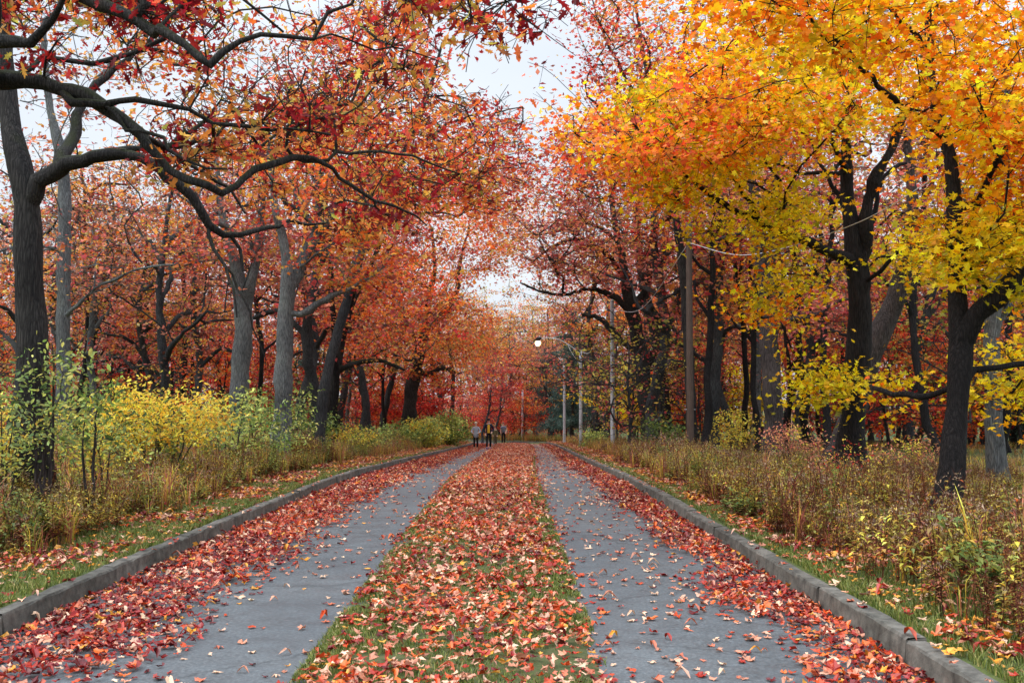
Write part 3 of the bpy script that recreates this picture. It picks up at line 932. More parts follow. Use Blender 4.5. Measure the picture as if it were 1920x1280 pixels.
# --- right hand side
hero("maple_tree", "black-trunked orange and gold maple spreading its crown across the poles", 21,
     [(1588, 905, 84), (1594, 840, 58), (1604, 720, 50), (1612, 620, 48), (1608, 520, 44), (1598, 440, 36), (1590, 370, 28), (1586, 290, 22), (1592, 200, 18), (1600, 80, 13), (1604, -80, 8)], [19],
     [([(1612, 560, 40), (1622, 470, 30), (1624, 390, 27), (1640, 340, 24), (1668, 280, 20), (1700, 205, 18), (1732, 140, 14), (1748, 60, 10), (1770, -60, 6)], [19, 18.5]),
      ([(1603, 505, 26), (1570, 476, 23), (1520, 455, 20), (1470, 436, 18), (1420, 418, 15), (1370, 390, 13), (1310, 350, 10), (1262, 308, 8), (1215, 260, 6), (1180, 225, 4)], [19, 17.5, 16]),
      ([(1440, 425, 11), (1410, 385, 9), (1385, 345, 8), (1362, 320, 5)], [17.6, 17]),
      ([(1590, 330, 14), (1575, 300, 12), (1545, 250, 11), (1500, 240, 9), (1440, 246, 6)], [19, 17.5]),
      ([(1592, 420, 14), (1560, 350, 10), (1530, 290, 7), (1500, 220, 5)], [19, 20]),
      ([(1606, 700, 12), (1570, 692, 12), (1520, 694, 9), (1480, 690, 5)], [19, 18]),
      ([(1625, 470, 12), (1660, 330, 0.1 + 9), (1720, 300, 7), (1760, 290, 4)], [18.9, 20]),
      ([(1620, 545, 11), (1650, 510, 10), (1680, 475, 7), (1700, 440, 4)], [18.8, 18]),
      ([(1600, 320, 9), (1560, 325, 8), (1500, 322, 6), (1440, 300, 4)], [19, 18])],
     [(1040, 120, 1480, 360, 13, 20, 150), (1180, 60, 1700, 310, 13, 23, 210), (1250, -120, 1800, 160, 13, 22, 140), (1225, 310, 1282, 400, 15, 17.5, 14), (1318, 380, 1372, 450, 15, 17.5, 6), (1370, 420, 1560, 620, 16, 20, 34),
      (1475, 640, 1585, 780, 17, 19, 22), (1640, 380, 1760, 560, 19, 22, 20), (1390, 330, 1560, 440, 16, 19, 26)],
     M_BARK_MAPLE, 42, .064, T_MAPLE, (lambda P, Tp, rg: ((lambda h: np.where(h > .84, 0, np.where(h > .36, 1, np.where(h > .14, 2, 3))))(.33 - .07 * (Tp[:, 0] - 5.0) + .09 * (Tp[:, 2] - 5.5) + 1.25 * (Field(2.1, 71)(Tp) - .5) + rg.normal(0, .08, len(P))), ["maple_redorange", "maple_orange", "maple_yellow", "maple_green"])), spread=(.34, .34, .13), bf=.2, ok_from=.45, twig=3, tipr=.0035, flare=.25, tilt=(.7, .4))

hero("maple_tree", "nearest maple with black forked trunk and yellow-green lower leaves", 22,
     [(1772, 1000, 86), (1778, 930, 56), (1788, 820, 47), (1798, 720, 46), (1806, 640, 46), (1798, 580, 40), (1792, 500, 36), (1790, 430, 34), (1788, 340, 30), (1770, 260, 24), (1752, 180, 20), (1742, 60, 16), (1740, -100, 12), (1735, -320, 7)], [10.8, 11.6, 12],
     [([(1806, 625, 44), (1838, 590, 42), (1868, 558, 40), (1900, 525, 34), (1950, 470, 28), (2020, 380, 20), (2080, 250, 12), (2120, 100, 6)], [11.2, 11]),
      ([(1786, 738, 15), (1750, 738, 13), (1700, 738, 12), (1650, 728, 10), (1620, 718, 6)], [11.2, 12.6]),
      ([(1800, 715, 22), (1830, 696, 16), (1870, 684, 14), (1930, 682, 11), (2000, 660, 7)], [11.2, 11.8]),
      ([(1790, 430, 18), (1830, 380, 15), (1870, 300, 12), (1920, 220, 9), (1990, 120, 6)], [12.2, 11]),
      ([(1775, 270, 15), (1700, 210, 11), (1620, 130, 9), (1540, 60, 7), (1460, 10, 5), (1380, -20, 3)], [12, 10, 9.2]),
      ([(1790, 500, 12), (1830, 470, 9), (1880, 455, 7)], [12.3, 11]),
      ([(1745, 100, 14), (1690, 40, 10), (1600, -40, 8), (1480, -90, 5)], [11.9, 10])],
     [(1690, 320, 2060, 555, 10, 13.8, 112), (1690, -60, 2050, 360, 9, 14.5, 170), (1280, -160, 1800, 100, 7.8, 11.5, 85), (1830, 620, 2000, 830, 12.5, 14, 20), (1640, 690, 1750, 750, 12.3, 13.4, 6)],
     M_BARK_MAPLE, 36, .06, T_MAPLE, (lambda P, Tp, rg: ((lambda h: np.where(h > .62, 0, np.where(h > .36, 1, 2)))(np.abs(Tp[:, 2] - 3.0) / 2.4 + 0.9 * (Field(1.6, 5)(Tp) - .5) + rg.normal(0, .08, len(P))), ["maple_orange", "maple_yellow", "maple_green"])),
     spread=(.27, .27, .11), bf=.2, ok_from=.42, twig=3, tipr=.003, flare=.25, tilt=(.65, .4))

hero("leaning_tree", "rough brown leaning trunk half hidden behind the black orange maple", 23,
     [(1560, 905, 66), (1580, 840, 54), (1610, 740, 48), (1645, 640, 46), (1678, 560, 40), (1700, 480, 32), (1710, 380, 24), (1700, 250, 14)], [21.5],
     [([(1690, 520, 18), (1740, 440, 14), (1790, 380, 9)], [21.5])],
     [(1620, 200, 1850, 480, 19, 25, 50)], M_BARK_BROWN, 22, .075, T_STAR, pal_mix(["oak_dusky", "brown"], 4, 81), ok_from=.6, flare=.2, twig=2)

hero("grey_tree", "stout grey trunk with peeling bark just right of the nearest maple", 24,
     [(1872, 960, 46), (1866, 880, 38), (1862, 760, 36), (1860, 640, 34), (1866, 480, 30), (1880, 300, 22), (1890, 100, 14)], [17],
     [([(1862, 640, 14), (1900, 560, 11), (1960, 500, 7)], [17]), ([(1866, 500, 14), (1830, 420, 10), (1800, 340, 6)], [17])],
     [(1780, 100, 2050, 520, 15, 20, 50), (1900, 560, 2060, 700, 15, 19, 20)], M_BARK_GREY, 22, .07, T_STAR, pal_mix(["maple_yellow", "maple_orange"], 3, 91), ok_from=.4, flare=.3, twig=2)

hero("oak_tree", "thick brownish oak trunk right of the wooden pole, straight and bare low down", 25,
     [(1450, 880, 46), (1449, 800, 38), (1446, 700, 38), (1440, 600, 38), (1432, 500, 34), (1418, 400, 30), (1404, 300, 24), (1396, 150, 14)], [28],
     [([(1434, 520, 22), (1458, 430, 18), (1455, 360, 14), (1470, 250, 9)], [28]), ([(1442, 620, 14), (1480, 600, 12), (1530, 590, 9), (1580, 560, 6)], [28, 27]), ([(1420, 420, 12), (1380, 440, 9), (1340, 450, 5)], [28])],
     [(1250, 150, 1620, 460, 24, 33, 120), (1460, 520, 1620, 620, 25, 30, 20)], M_BARK_BROWN, 22, .08, T_STAR, pal_mix(["oak_dusky", "brown", "ochre"], 4, 101), spread=(.36, .36, .11), ok_from=.5, flare=.15, twig=3)

hero("oak_tree", "straight dark grey trunk immediately right of the wooden pole", 26,
     [(1336, 840, 30), (1338, 740, 26), (1343, 640, 25), (1346, 540, 24), (1352, 420, 19), (1356, 280, 12)], [38],
     [([(1346, 560, 14), (1310, 530, 11), (1270, 545, 9), (1230, 570, 6)], [38]), ([(1350, 480, 12), (1390, 430, 9), (1420, 360, 6)], [38])],
     [(1180, 280, 1480, 520, 32, 44, 150), (1260, 520, 1420, 620, 34, 42, 26)], M_BARK_FAR, 24, .09, T_STAR, pal_mix(["ochre", "oak_orange", "crimson"], 4, 111), spread=(.5, .5, .2), ok_from=.5, flare=.15, twig=2)

hero("oak_tree", "wide old oak behind the tall grey post with a limb reaching over the road", 27,
     [(1222, 850, 38), (1216, 790, 32), (1206, 710, 30), (1198, 650, 29), (1188, 600, 28), (1176, 540, 22), (1166, 480, 18), (1150, 400, 12), (1140, 300, 7)], [43],
     [([(1190, 610, 20), (1172, 575, 16), (1140, 550, 12), (1100, 542, 9), (1060, 552, 7), (1010, 545, 5), (975, 530, 3)], [43, 42]),
      ([(1200, 660, 17), (1165, 640, 13), (1130, 600, 11), (1090, 590, 7)], [43, 44]),
      ([(1190, 590, 20), (1215, 530, 16), (1220, 460, 13), (1235, 380, 8)], [43]),
      ([(1206, 700, 17), (1240, 640, 15), (1262, 590, 14), (1282, 540, 12), (1330, 520, 8)], [43]),
      ([(1172, 520, 12), (1130, 470, 10), (1090, 450, 8), (1040, 460, 6), (1000, 490, 3)], [43, 41]),
      ([(1160, 450, 9), (1110, 420, 8), (1060, 430, 5), (1010, 440, 3)], [43, 42])],
     [(920, 300, 1300, 540, 36, 50, 260), (1000, 380, 1120, 520, 36, 46, 60)], M_BARK_OAK, 24, .09, T_STAR, pal_mix(["oak_dusky", "brown", "oak_dusky", "ochre"], 4, 121), spread=(.5, .5, .14), ok_from=.4, flare=.3, twig=4, tipr=.006)

hero("oak_tree", "dark oak stem paired closely behind the wide old oak by the grey post", 28,
     [(1252, 850, 34), (1246, 790, 30), (1238, 700, 28), (1228, 620, 25), (1212, 560, 21), (1200, 490, 17), (1196, 400, 12), (1200, 280, 7)], [46],
     [([(1230, 640, 12), (1260, 600, 9), (1290, 540, 6)], [46])],
     [(1060, 180, 1330, 420, 40, 52, 170)], M_BARK_OAK, 24, .095, T_STAR, pal_mix(["crimson", "oak_dusky", "brown"], 4, 131), spread=(.5, .5, .14), ok_from=.5, flare=.3, twig=3, tipr=.006)

# the red oak whose upper crown shows between the sky gap and the orange maple
hero("oak_tree", "tall red-crowned oak rising behind the orange maple beside the sky gap", 29,
     [(1300, 860, 24), (1296, 760, 21), (1290, 640, 20), (1280, 500, 18), (1262, 380, 15), (1236, 240, 12), (1210, 120, 9), (1190, 0, 5)], [34],
     [([(1262, 380, 10), (1200, 300, 8), (1140, 220, 6), (1100, 180, 4)], [34, 32]), ([(1236, 240, 9), (1180, 160, 7), (1130, 60, 5), (1110, 0, 3)], [34, 31])],
     [(1000, 200, 1260, 420, 28, 38, 150), (1080, 0, 1330, 200, 27, 36, 110), (1060, -80, 1260, 90, 26, 34, 50)], M_BARK_OAK, 22, .08, T_STAR, pal_mix(["crimson", "oak_red", "oak_dusky", "ochre"], 4, 141), spread=(.42, .42, .12), ok_from=.5, flare=.1, twig=3, tipr=.005)

# the tall red crowns left of the sky gap
hero("oak_tree", "tall crimson oak on the left verge whose upper crown borders the sky gap", 30,
     [(600, 830, 24), (606, 740, 22), (640, 600, 20), (690, 440, 17), (750, 300, 13), (800, 180, 9), (830, 80, 5)], [31],
     [([(690, 440, 10), (760, 380, 8), (840, 340, 6), (900, 320, 4)], [31, 30]), ([(750, 300, 9), (830, 240, 7), (900, 210, 4)], [31, 30]), ([(760, 280, 8), (700, 180, 6), (680, 80, 4)], [31])],
     [(720, 170, 1030, 420, 26, 36, 190), (860, 250, 1040, 420, 30, 40, 50), (560, -40, 850, 200, 25, 34, 120)], M_BARK_FAR, 22, .08, T_STAR, pal_mix(["oak_dusky", "crimson", "oak_red", "oak_orange"], 4, 151), spread=(.42, .42, .12), ok_from=.4, flare=.1, twig=3, tipr=.005)


# ------------------------------------------------------------------ woodland trees: prototypes and individual copies
def proto(seed, H, R, tr, pals, low=.28, lean=0.0, K=34, size=.112, nt_=170, bark=None, split=None, sx=.6, tmpl=None, twig=2, weights=None):
    T = Tree(seed); rg = T.rg
    bend = rg.normal(0, .35, (5, 2)).cumsum(0) * H / 16
    hs = np.array([0, .12, .3, .5, .72, .92]) * H
    pts = [(0, 0, -0.1)]
    for i, h in enumerate(hs[1:]): pts.append((bend[i, 0] + lean * h, bend[i, 1], h))
    rad = tr * np.array([1, .85, .75, .58, .32, .08])
    T.limb(np.array(pts), rad, None, step=.5, wob=.03, ok_from=.25, part=0)
    nl = 5
    for i in range(nl):
        k = 0.25 + .45 * i / nl
        b = T.P[int(k * T.n_trunk)] if hasattr(T, "n_trunk") else T.P[int(k * len(pts) * H / 16 * 3)] if False else np.array(pts[2]) * (1 - i / nl) + np.array(pts[4]) * (i / nl)
        a = rg.uniform(0, 6.28)
        L = R * rg.uniform(.6, .95)
        d = np.array([math.cos(a), math.sin(a), rg.uniform(.35, .8)])
        q = [b, b + d * L * .35 + (0, 0, .3), b + d * L * .7 + rg.normal(0, .4, 3), b + d * L + rg.normal(0, .5, 3)]
        T.limb(np.array(q), tr * np.array([.5, .36, .24, .1]), step=.4, wob=.04, part=i + 1)
    ctr = np.array([lean * H * .6, 0, H * (low + 1) / 2])
    cl = []
    while len(cl) < 16:
        a = rg.uniform(-1, 1, 3)
        if (a ** 2).sum() < 1: cl.append(ctr + a * np.array([R, R, H * (1 - low) / 2]))
    cl = np.array(cl)
    tg = cl[rg.integers(0, 16, nt_)] + rg.normal(0, 1, (nt_, 3)) * np.array([R * .34, R * .34, H * .07])
    tg[:, 2] = np.maximum(tg[:, 2], H * low * .7)
    T.grow(tg, bf=.25, seg=.6)
    T.twigs(twig, .5)
    T.radii(tip=.007)
    V, f, C = crown_leaves(T, T.tips, K, size, tmpl or T_KITE, pal_mix(pals, 4, seed, weights), spread=(sx * .72, sx * .72, .10))
    ms = T.meshes(flare=.3)
    out = [("trunk", build("trunk", *ms.pop(0), bark or M_BARK_FAR, mesh_only=True, smooth=True))]
    for k, v in ms.items():
        if k > 0: out.append(("limb", build("limb", *v, bark or M_BARK_FAR, mesh_only=True, smooth=True)))
    if -1 in ms: out.append(("branches", build("branches", *ms[-1], bark or M_BARK_FAR, mesh_only=True)))
    out.append(("crown", build("crown", V, f, M_LEAF, mesh_only=True, color=C)))
    return out


def place(pr, name, x, y, rz, sc, label, cat, group, dz=-0.05):
    root = empty(name, (x, y, float(ground_z(x, y)[0]) + dz), label, cat, group)
    root.rotation_euler = (0, 0, rz); root.scale = (sc, sc, sc)
    for nm, me in pr:
        o = bpy.data.objects.new(nm, me); COL.objects.link(o); o.parent = root
    return root


PROTOS = {
    "dusky": (proto(201, 15, 4.6, .26, ["oak_dusky", "brown", "pink_brown", "oak_dusky"], nt_=150, K=26), "dusky pink-red leaved oak"),
    "redorange": (proto(202, 14, 4.4, .22, ["scarlet", "oak_orange", "brown", "oak_orange"], K=36, low=.2), "red and orange leaved maple"),
    "ochre": (proto(203, 16, 4.8, .28, ["ochre", "olive", "brown", "oak_orange"], nt_=160), "ochre and rust leaved oak"),
    "sparse": (proto(204, 15, 4.5, .25, ["brown", "oak_dusky", "pink_brown"], K=11, twig=5), "half bare dull red oak"),
    "slim": (proto(207, 14, 2.3, .13, ["brown", "oak_dusky", "ochre"], low=.45, K=16, nt_=70, bark=M_BARK_MAPLE), "slim black-stemmed oak"),
    "crimson": (proto(205, 13, 4.2, .2, ["crimson", "brown", "oak_dusky"], K=34, lean=.08), "crimson leaved leaning oak"),
    "tallgrey": (proto(206, 18, 4.4, .24, ["oak_mixed", "brown", "ochre"], low=.4, K=26, bark=M_BARK_GREY), "tall high-crowned grey oak"),
}
UNDER = {
    "scarletlow": (proto(211, 5.5, 2.6, .07, ["scarlet", "ochre", "crimson"], low=.12, K=40, size=.085, nt_=90, sx=.45, bark=M_BARK_OAK), "small scarlet understory maple"),
    "crimsonlow": (proto(212, 4.8, 2.4, .06, ["crimson", "oak_dusky", "oak_red"], low=.08, K=40, size=.085, nt_=90, sx=.45, bark=M_BARK_OAK), "low crimson understory maple"),
    "yellowlow": (proto(213, 4.2, 1.8, .05, ["maple_yellow", "yellow_bush"], low=.1, K=34, size=.075, nt_=60, sx=.4, bark=M_BARK_OAK), "small yellow understory maple"),
    "barelow": (proto(214, 5.5, 2.8, .07, ["oak_dusky", "olive"], low=.1, K=10, size=.08, nt_=110, sx=.45, twig=6, bark=M_BARK_FAR), "thin nearly bare small tree"),
}
MARKS = [(60, "dark ridged oak"), (118, "slim grey forked tree"), (240, "yellow leaved shrub"), (330, "yellow leaved shrub"), (450, "two-stemmed grey tree"), (530, "pale V-forked tree"), (625, "slim leaning dark tree"),
         (700, "arching low limb"), (775, "dark oak with crooked arms"), (840, "walkers"), (905, "walkers"), (980, "far street lamp"), (1030, "dark conifer"), (1058, "short grey post"), (1089, "lit street lamp"), (1149, "tall grey post"), (1230, "wide old oak"),
         (1295, "wooden utility pole"), (1340, "straight dark trunk"), (1450, "thick brownish oak"), (1600, "black-trunked orange maple"), (1700, "leaning brown trunk"), (1790, "nearest yellow-green maple"), (1865, "stout grey trunk")]
used_labels = {}


def where(x, y):
    u, v, z = img((x, y, 1.5))
    m = min(MARKS, key=lambda q: abs(q[0] - u))
    side = "straight behind" if abs(m[0] - u) < 14 else ("just left of" if u < m[0] else "just right of")
    far = "" if y < 45 else ("farther back, " if y < 68 else "deep in wood, ")
    return u, "%s%s the %s" % (far, side, m[1])


taken = []
rp = np.random.default_rng(99)


def try_place(kindset, names, u0, u1, d0, d1, n, mind, name, cat, grp, smin=.85, smax=1.15, clear=5.5):
    c = 0; k = 0
    while c < n and k < 4000:
        k += 1
        y = rp.uniform(d0, d1); u = rp.uniform(u0, u1)
        x = (u - 952) / F * y
        s, t = road_st(x, y)
        if abs(t[0]) < clear: continue
        if any((x - a) ** 2 + (y - b) ** 2 < mind * mind for a, b in taken): continue
        taken.append((x, y))
        kk = names[int(rp.integers(0, len(names)))]
        pr, adj = kindset[kk]
        uu, wh = where(x, y)
        place(pr, name, x, y, rp.uniform(0, 6.28), rp.uniform(smin, smax), adj + " " + wh, cat, grp)
        c += 1


LG, RG_ = "woodland trees left of the road", "woodland trees right of the road"
# hand-set ones first, where single trunks can be told apart
def setp(kindset, kk, u, y, sc, rz, name, cat, grp, lab=None):
    x = (u - 952) / F * y
    taken.append((x, y))
    pr, adj = kindset[kk]
    place(pr, name, x, y, rz, sc, lab or adj + " " + where(x, y)[1], cat, grp)


for a in [("dusky", 252, 44, .75, 1), ("ochre", 300, 36, .6, 2), ("redorange", 345, 52, 1, 3), ("dusky", 385, 42, .8, 4), ("redorange", 663, 47, .95, 0.5), ("crimson", 708, 52, .95, 2.2), ("ochre", 640, 58, 1, 5),
          ("tallgrey", 190, 33, .6, 2.5), ("sparse", 20, 30, .7, 1.2), ("sparse", 330, 30, .7, 4.2), ("dusky", 590, 44, 1, 3.3), ("ochre", 830, 74, .85, 1.1), ("redorange", 846, 71, .9, 2.1), ("ochre", 880, 112, 1.0, 4.1), ("crimson", 905, 84, .6, 0.1), ("crimson", 930, 88, .6, 0.4)]:
    setp(PROTOS, *a, "oak_tree", "tree", LG)
for a in [("ochre", 1120, 62, .9, .3), ("tallgrey", 1415, 44, .9, 1), ("sparse", 1373, 42, .8, 2), ("dusky", 1525, 46, 1, 3), ("ochre", 1508, 55, 1, 4), ("crimson", 1690, 48, .9, 5), ("redorange", 1712, 52, .9, 6),
          ("ochre", 1030, 92, .7, 2.6), ("ochre", 1000, 100, .62, 1.9), ("sparse", 1270, 52, 1, .9), ("ochre", 960, 100, .85, 2.9), ("ochre", 935, 106, .9, 0.9), ("redorange", 975, 112, .95, 5.9), ("ochre", 920, 124, 1.15, 2.2), ("ochre", 985, 122, 1.1, 5.2), ("ochre", 1005, 108, .95, 3.9), ("dusky", 1080, 84, .85, 3.1)]:
    setp(PROTOS, *a, "oak_tree", "tree", RG_)
try_place(PROTOS, ["dusky", "redorange", "ochre", "sparse", "crimson", "tallgrey", "dusky", "sparse", "ochre"], -120, 820, 34, 92, 26, 4.5, "oak_tree", "tree", LG, smin=.62, smax=.95)
try_place(PROTOS, ["dusky", "ochre", "redorange", "crimson", "tallgrey", "sparse"], 1130, 2050, 38, 92, 30, 4.5, "oak_tree", "tree", RG_)
try_place(PROTOS, ["slim"], 1280, 2000, 30, 66, 22, 2.5, "oak_tree", "tree", RG_)
try_place(PROTOS, ["slim"], -40, 800, 34, 66, 9, 2.5, "oak_tree", "tree", LG)
try_place(UNDER, ["scarletlow", "crimsonlow", "barelow", "scarletlow", "barelow"], -80, 860, 36, 80, 18, 2.5, "maple_tree", "small tree", "small trees under the oaks")
try_place(UNDER, ["scarletlow", "crimsonlow"], 690, 900, 62, 88, 9, 2.5, "maple_tree", "small tree", "small trees under the oaks")
try_place(UNDER, ["crimsonlow", "scarletlow", "scarletlow"], 860, 1060, 90, 104, 8, 2.5, "maple_tree", "small tree", "small trees under the oaks", clear=4)
try_place(UNDER, ["barelow", "barelow", "yellowlow", "scarletlow", "barelow", "yellowlow", "crimsonlow"], 1110, 2000, 40, 80, 26, 2.5, "maple_tree", "small tree", "small trees under the oaks")
try_place(UNDER, ["scarletlow", "yellowlow", "barelow"], 1640, 2060, 34, 64, 11, 2.5, "maple_tree", "small tree", "small trees under the oaks")
setp(UNDER, "yellowlow", 1185, 58, 1.3, 0, "maple_tree", "small tree", None, "small bright yellow maple glowing right of the tall grey post")
setp(UNDER, "barelow", 1175, 36, 1.0, 1, "maple_tree", "small tree", None, "leafless grey sapling in front of the wide old oak")


# conifer
def conifer(u, y, H, label, seed):
    T = Tree(seed); rg = T.rg
    P0 = at(u, 800, y); x, yy = P0[0], P0[1]
    g = float(ground_z(x, yy)[0])
    T.limb(np.array([(x, yy, g - .1), (x + .1, yy, g + H * .5), (x, yy, g + H)]), np.array([.16, .10, .02]), None, step=.4, ok_from=2)
    tips = []
    trunk = list(range(T.n))
    for i in trunk[3:]:
        h = T.P[i][2] - g
        for _ in range(3):
            L = max(0.0, 1 - h / H) ** .7 * 3.0 * rg.uniform(.6, 1.1) + .2
            a = rg.uniform(0, 6.28)
            n = max(2, int(L / .4)); prev = i
            for k in range(1, n + 1):
                q = T.P[i] + np.array([math.cos(a), math.sin(a), 0]) * L * k / n + np.array([0, 0, .12 * L * math.sin(3 * k / n) - .1 * k / n]) + rg.normal(0, .04, 3)
                prev = T.add(q, prev, 0, True); tips.append(prev)
    T.tips = tips
    T.radii(tip=.006)
    V, f, C = crown_leaves(T, T.tips, 46, .15, T_NEEDLE, lambda P, Tp, r: (np.zeros(len(P), int), ["pine"]), spread=(.26, .26, .12), tilt=(1.3, .4), along=0)
    tree_object("pine_tree", label, "tree", T, (x, yy, g), M_BARK_OAK, (V, f, C))


conifer(232, 58, 7.5, "dark conifer low in the wood behind the golden shrub", 304)
conifer(318, 66, 8.0, "dark conifer low in the wood left of the two-stemmed grey tree", 305)
conifer(585, 70, 9.0, "shadowy conifer deep behind the pale V-forked tree", 306)
conifer(1600, 72, 9.0, "dark conifer deep behind the black-trunked orange maple", 307)
conifer(1900, 48, 5.0, "dark spreading conifer low behind the stout grey trunk", 308)
conifer(1072, 80, 10.5, "dark blue-green conifer behind the short grey post", 301)
conifer(1112, 88, 9.5, "smaller dark conifer behind the lit street lamp", 302)
conifer(1030, 94, 8.5, "distant dark conifer left of the short grey post", 303)

# far off wood, one mass
T = Tree(400); rg = T.rg
nl = 190000
x = rg.uniform(-150, 150, nl); y = rg.uniform(98, 165, nl)
top = 17 - 4.0 * np.exp(-((x - 1) / 9) ** 2) + 4 * (Field(14, 402, 2)(np.stack([x, y], 1)) - .5)
q = rg.beta(1.1, 1.3, nl)
z = prof(y) + 0.2 + q * top
P = np.stack([x, y, z], 1)
keep = Field(5, 401)(P) > .36
P = P[keep]
pf = pal_mix(["oak_dusky", "brown", "pink_brown", "ochre", "olive", "brown", "ochre"], 12, 403)
ids, pals = pf(P, P, rg)
C = leaf_colors(P, ids, pals, rg); C = C * .8 + .07  # distance haze painted in: leaf colours lifted towards pale grey
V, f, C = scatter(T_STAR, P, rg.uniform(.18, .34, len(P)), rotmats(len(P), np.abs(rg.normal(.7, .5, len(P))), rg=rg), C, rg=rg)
V2 = []; F2_ = []; n0 = len(V)
ff = []
for i in range(260):
    tx, ty = rg.uniform(-130, 130), rg.uniform(96, 160)
    if -8 < tx < 4 and ty < 110: continue
    h = rg.uniform(8, 14); r = rg.uniform(.12, .3); g = prof(ty)
    ln = rg.normal(0, .6)
    a = np.arange(6) * math.pi / 3
    ring = np.stack([np.cos(a), np.sin(a), a * 0], 1)
    vv = np.concatenate([ring * r + (tx, ty, g - .2), ring * r * .7 + (tx + ln * .5, ty, g + h * .5), ring * r * .25 + (tx + ln, ty, g + h)])
    for lv in (0, 6):
        for k in range(6): ff.append((n0 + lv + k, n0 + lv + (k + 1) % 6, n0 + lv + 6 + (k + 1) % 6, n0 + lv + 6 + k))
    V2.append(vv); n0 += 18
V2 = np.concatenate(V2)
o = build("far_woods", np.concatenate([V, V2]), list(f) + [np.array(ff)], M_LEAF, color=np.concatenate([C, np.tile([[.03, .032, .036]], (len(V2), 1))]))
tag(o, "hazy mass of red and ochre woodland beyond the end of the road", "woodland", kind="stuff")


# ------------------------------------------------------------------ shrubs
def shrub(name, label, u, y, h, w_, stems, nt_, K, size, tmpl, pals, seed, low=.25, group=None, cat="shrub", lean=0, bark=None, weights=None, sc=1.3, spread=(.12, .12, .09), tipr=.0025):
    T = Tree(seed); rg = T.rg
    x = (u - 952) / F * y
    off_ = abs(road_st(x, y)[1][0])
    if off_ < 4.5 and y < 45:
        k_ = 5.1 / off_; y *= k_; w_ *= k_; size *= k_ ** .5; x = (u - 952) / F * y
    g = float(ground_z(x, y)[0])
    T.add((x, y, g - .03), -1, .03, False)
    for i in range(stems):
        a = rg.uniform(0, 6.28); o_ = rg.uniform(0, .5) * w_
        e = np.array([x + math.cos(a) * o_ + lean, y + math.sin(a) * o_, g + h * rg.uniform(.55, .95)])
        b = np.array([x + math.cos(a) * .06, y + math.sin(a) * .06, g])
        T.limb(np.array([b, b * .5 + e * .5 + rg.normal(0, .06, 3) + (0, 0, .05), e]), np.array([.018, .012, .005]) * (h / 1.6), 0, step=.15, wob=.01, ok_from=low, part=1)
    tg = []
    while len(tg) < nt_:
        a = rg.uniform(-1, 1, 3)
        if (a ** 2).sum() < 1: tg.append((x + a[0] * w_ + lean * .8, y + a[1] * w_, g + h * ((1 + low) / 2 + a[2] * (1 - low) / 2)))
    T.grow(np.array(tg), bf=.3, seg=.15, down=1.0)
    T.radii(tip=tipr)
    V, f, C = crown_leaves(T, T.tips, K, size, tmpl, pal_mix(pals, sc, seed, weights), spread=spread, along=3, tilt=(.8, .5), droop=.01, fine=.4)
    root = empty(name, (x, y, g), label, cat, group)
    off = np.array((x, y, g))
    ms = T.meshes()
    n0 = 0; VV = []; FF = []
    for v, q in ms.values(): VV.append(v); FF.append(q + n0); n0 += len(v)
    build("stems", np.concatenate(VV) - off, np.concatenate(FF), bark or M_BARK_BROWN, root)
    build("foliage", V - off, f, M_LEAF, root, color=C)
    return root


shrub("yellow_shrub", "bright golden yellow shrub on twisted stems, the fullest one left of the road", 308, 14, 1.8, 1.1, 7, 230, 17, .034, T_OVAL, ["yellow_bush", "yellow_gold", "yellow_bush"], 501, low=.4)
shrub("yellow_shrub", "yellow shrub cut by the left picture edge in front of the dark ridged oak", 5, 12.6, 1.6, 1.0, 6, 130, 14, .031, T_OVAL, ["yellow_bush", "pale_green"], 502, low=.3)
shrub("yellow_shrub", "low apricot-yellow shrub at the foot of the pale V-forked tree", 640, 21, 1.1, .9, 6, 90, 14, .034, T_OVAL, ["yellow_bush", "pink_brown", "yellow_bush"], 503, low=.25, weights=[1.5, .3, 1.5])
shrub("yellow_shrub", "thin yellow shrub between the dark ridged oak and the golden shrub", 196, 13.4, 1.45, .7, 4, 70, 12, .03, T_OVAL, ["yellow_bush", "pale_green"], 504)
shrub("green_sapling", "tall green sapling standing before the dark ridged oak", 95, 11.8, 2.3, .65, 4, 80, 9, .036, T_OVAL, ["green_bush", "pale_green"], 505, low=.4)
shrub("green_sapling", "slender green sapling left of the golden shrub with bare lower stem", 183, 12.3, 2.1, .45, 2, 50, 9, .036, T_OVAL, ["green_bush"], 506, low=.45)
shrub("green_sapling", "green sapling between the golden shrub and the two-stemmed grey tree", 425, 17, 1.85, .8, 5, 80, 10, .042, T_OVAL, ["green_bush", "pale_green"], 507, low=.3)
shrub("green_sapling", "leaning green sapling with a bent reddish stem before the pale V-forked tree", 512, 15.3, 2.2, .8, 4, 110, 10, .04, T_OVAL, ["green_bush", "pale_green"], 508, low=.35, lean=.1)
shrub("green_sapling", "blue-green sapling right of the pale V-forked tree", 596, 17.5, 1.8, .5, 3, 60, 11, .04, T_OVAL, ["green_bush"], 509, low=.35)
shrub("green_shrub", "broad grey-green shrub at the foot of the two-stemmed grey tree", 470, 18, 1.75, 1.3, 6, 130, 14, .04, T_OVAL, ["green_bush", "pale_green"], 510, low=.15)
shrub("green_shrub", "rounded grey-green shrub at the foot of the dark oak with crooked arms", 752, 42, 1.4, 1.1, 6, 90, 18, .06, T_KITE, ["green_bush", "pale_green"], 511, low=.1, spread=(.2, .2, .13))
shrub("green_shrub", "pale green shrub at the road edge just before the walkers", 842, 60, 2.1, 1.4, 6, 160, 22, .075, T_KITE, ["pale_green", "green_bush"], 512, low=.05, spread=(.22, .22, .15))
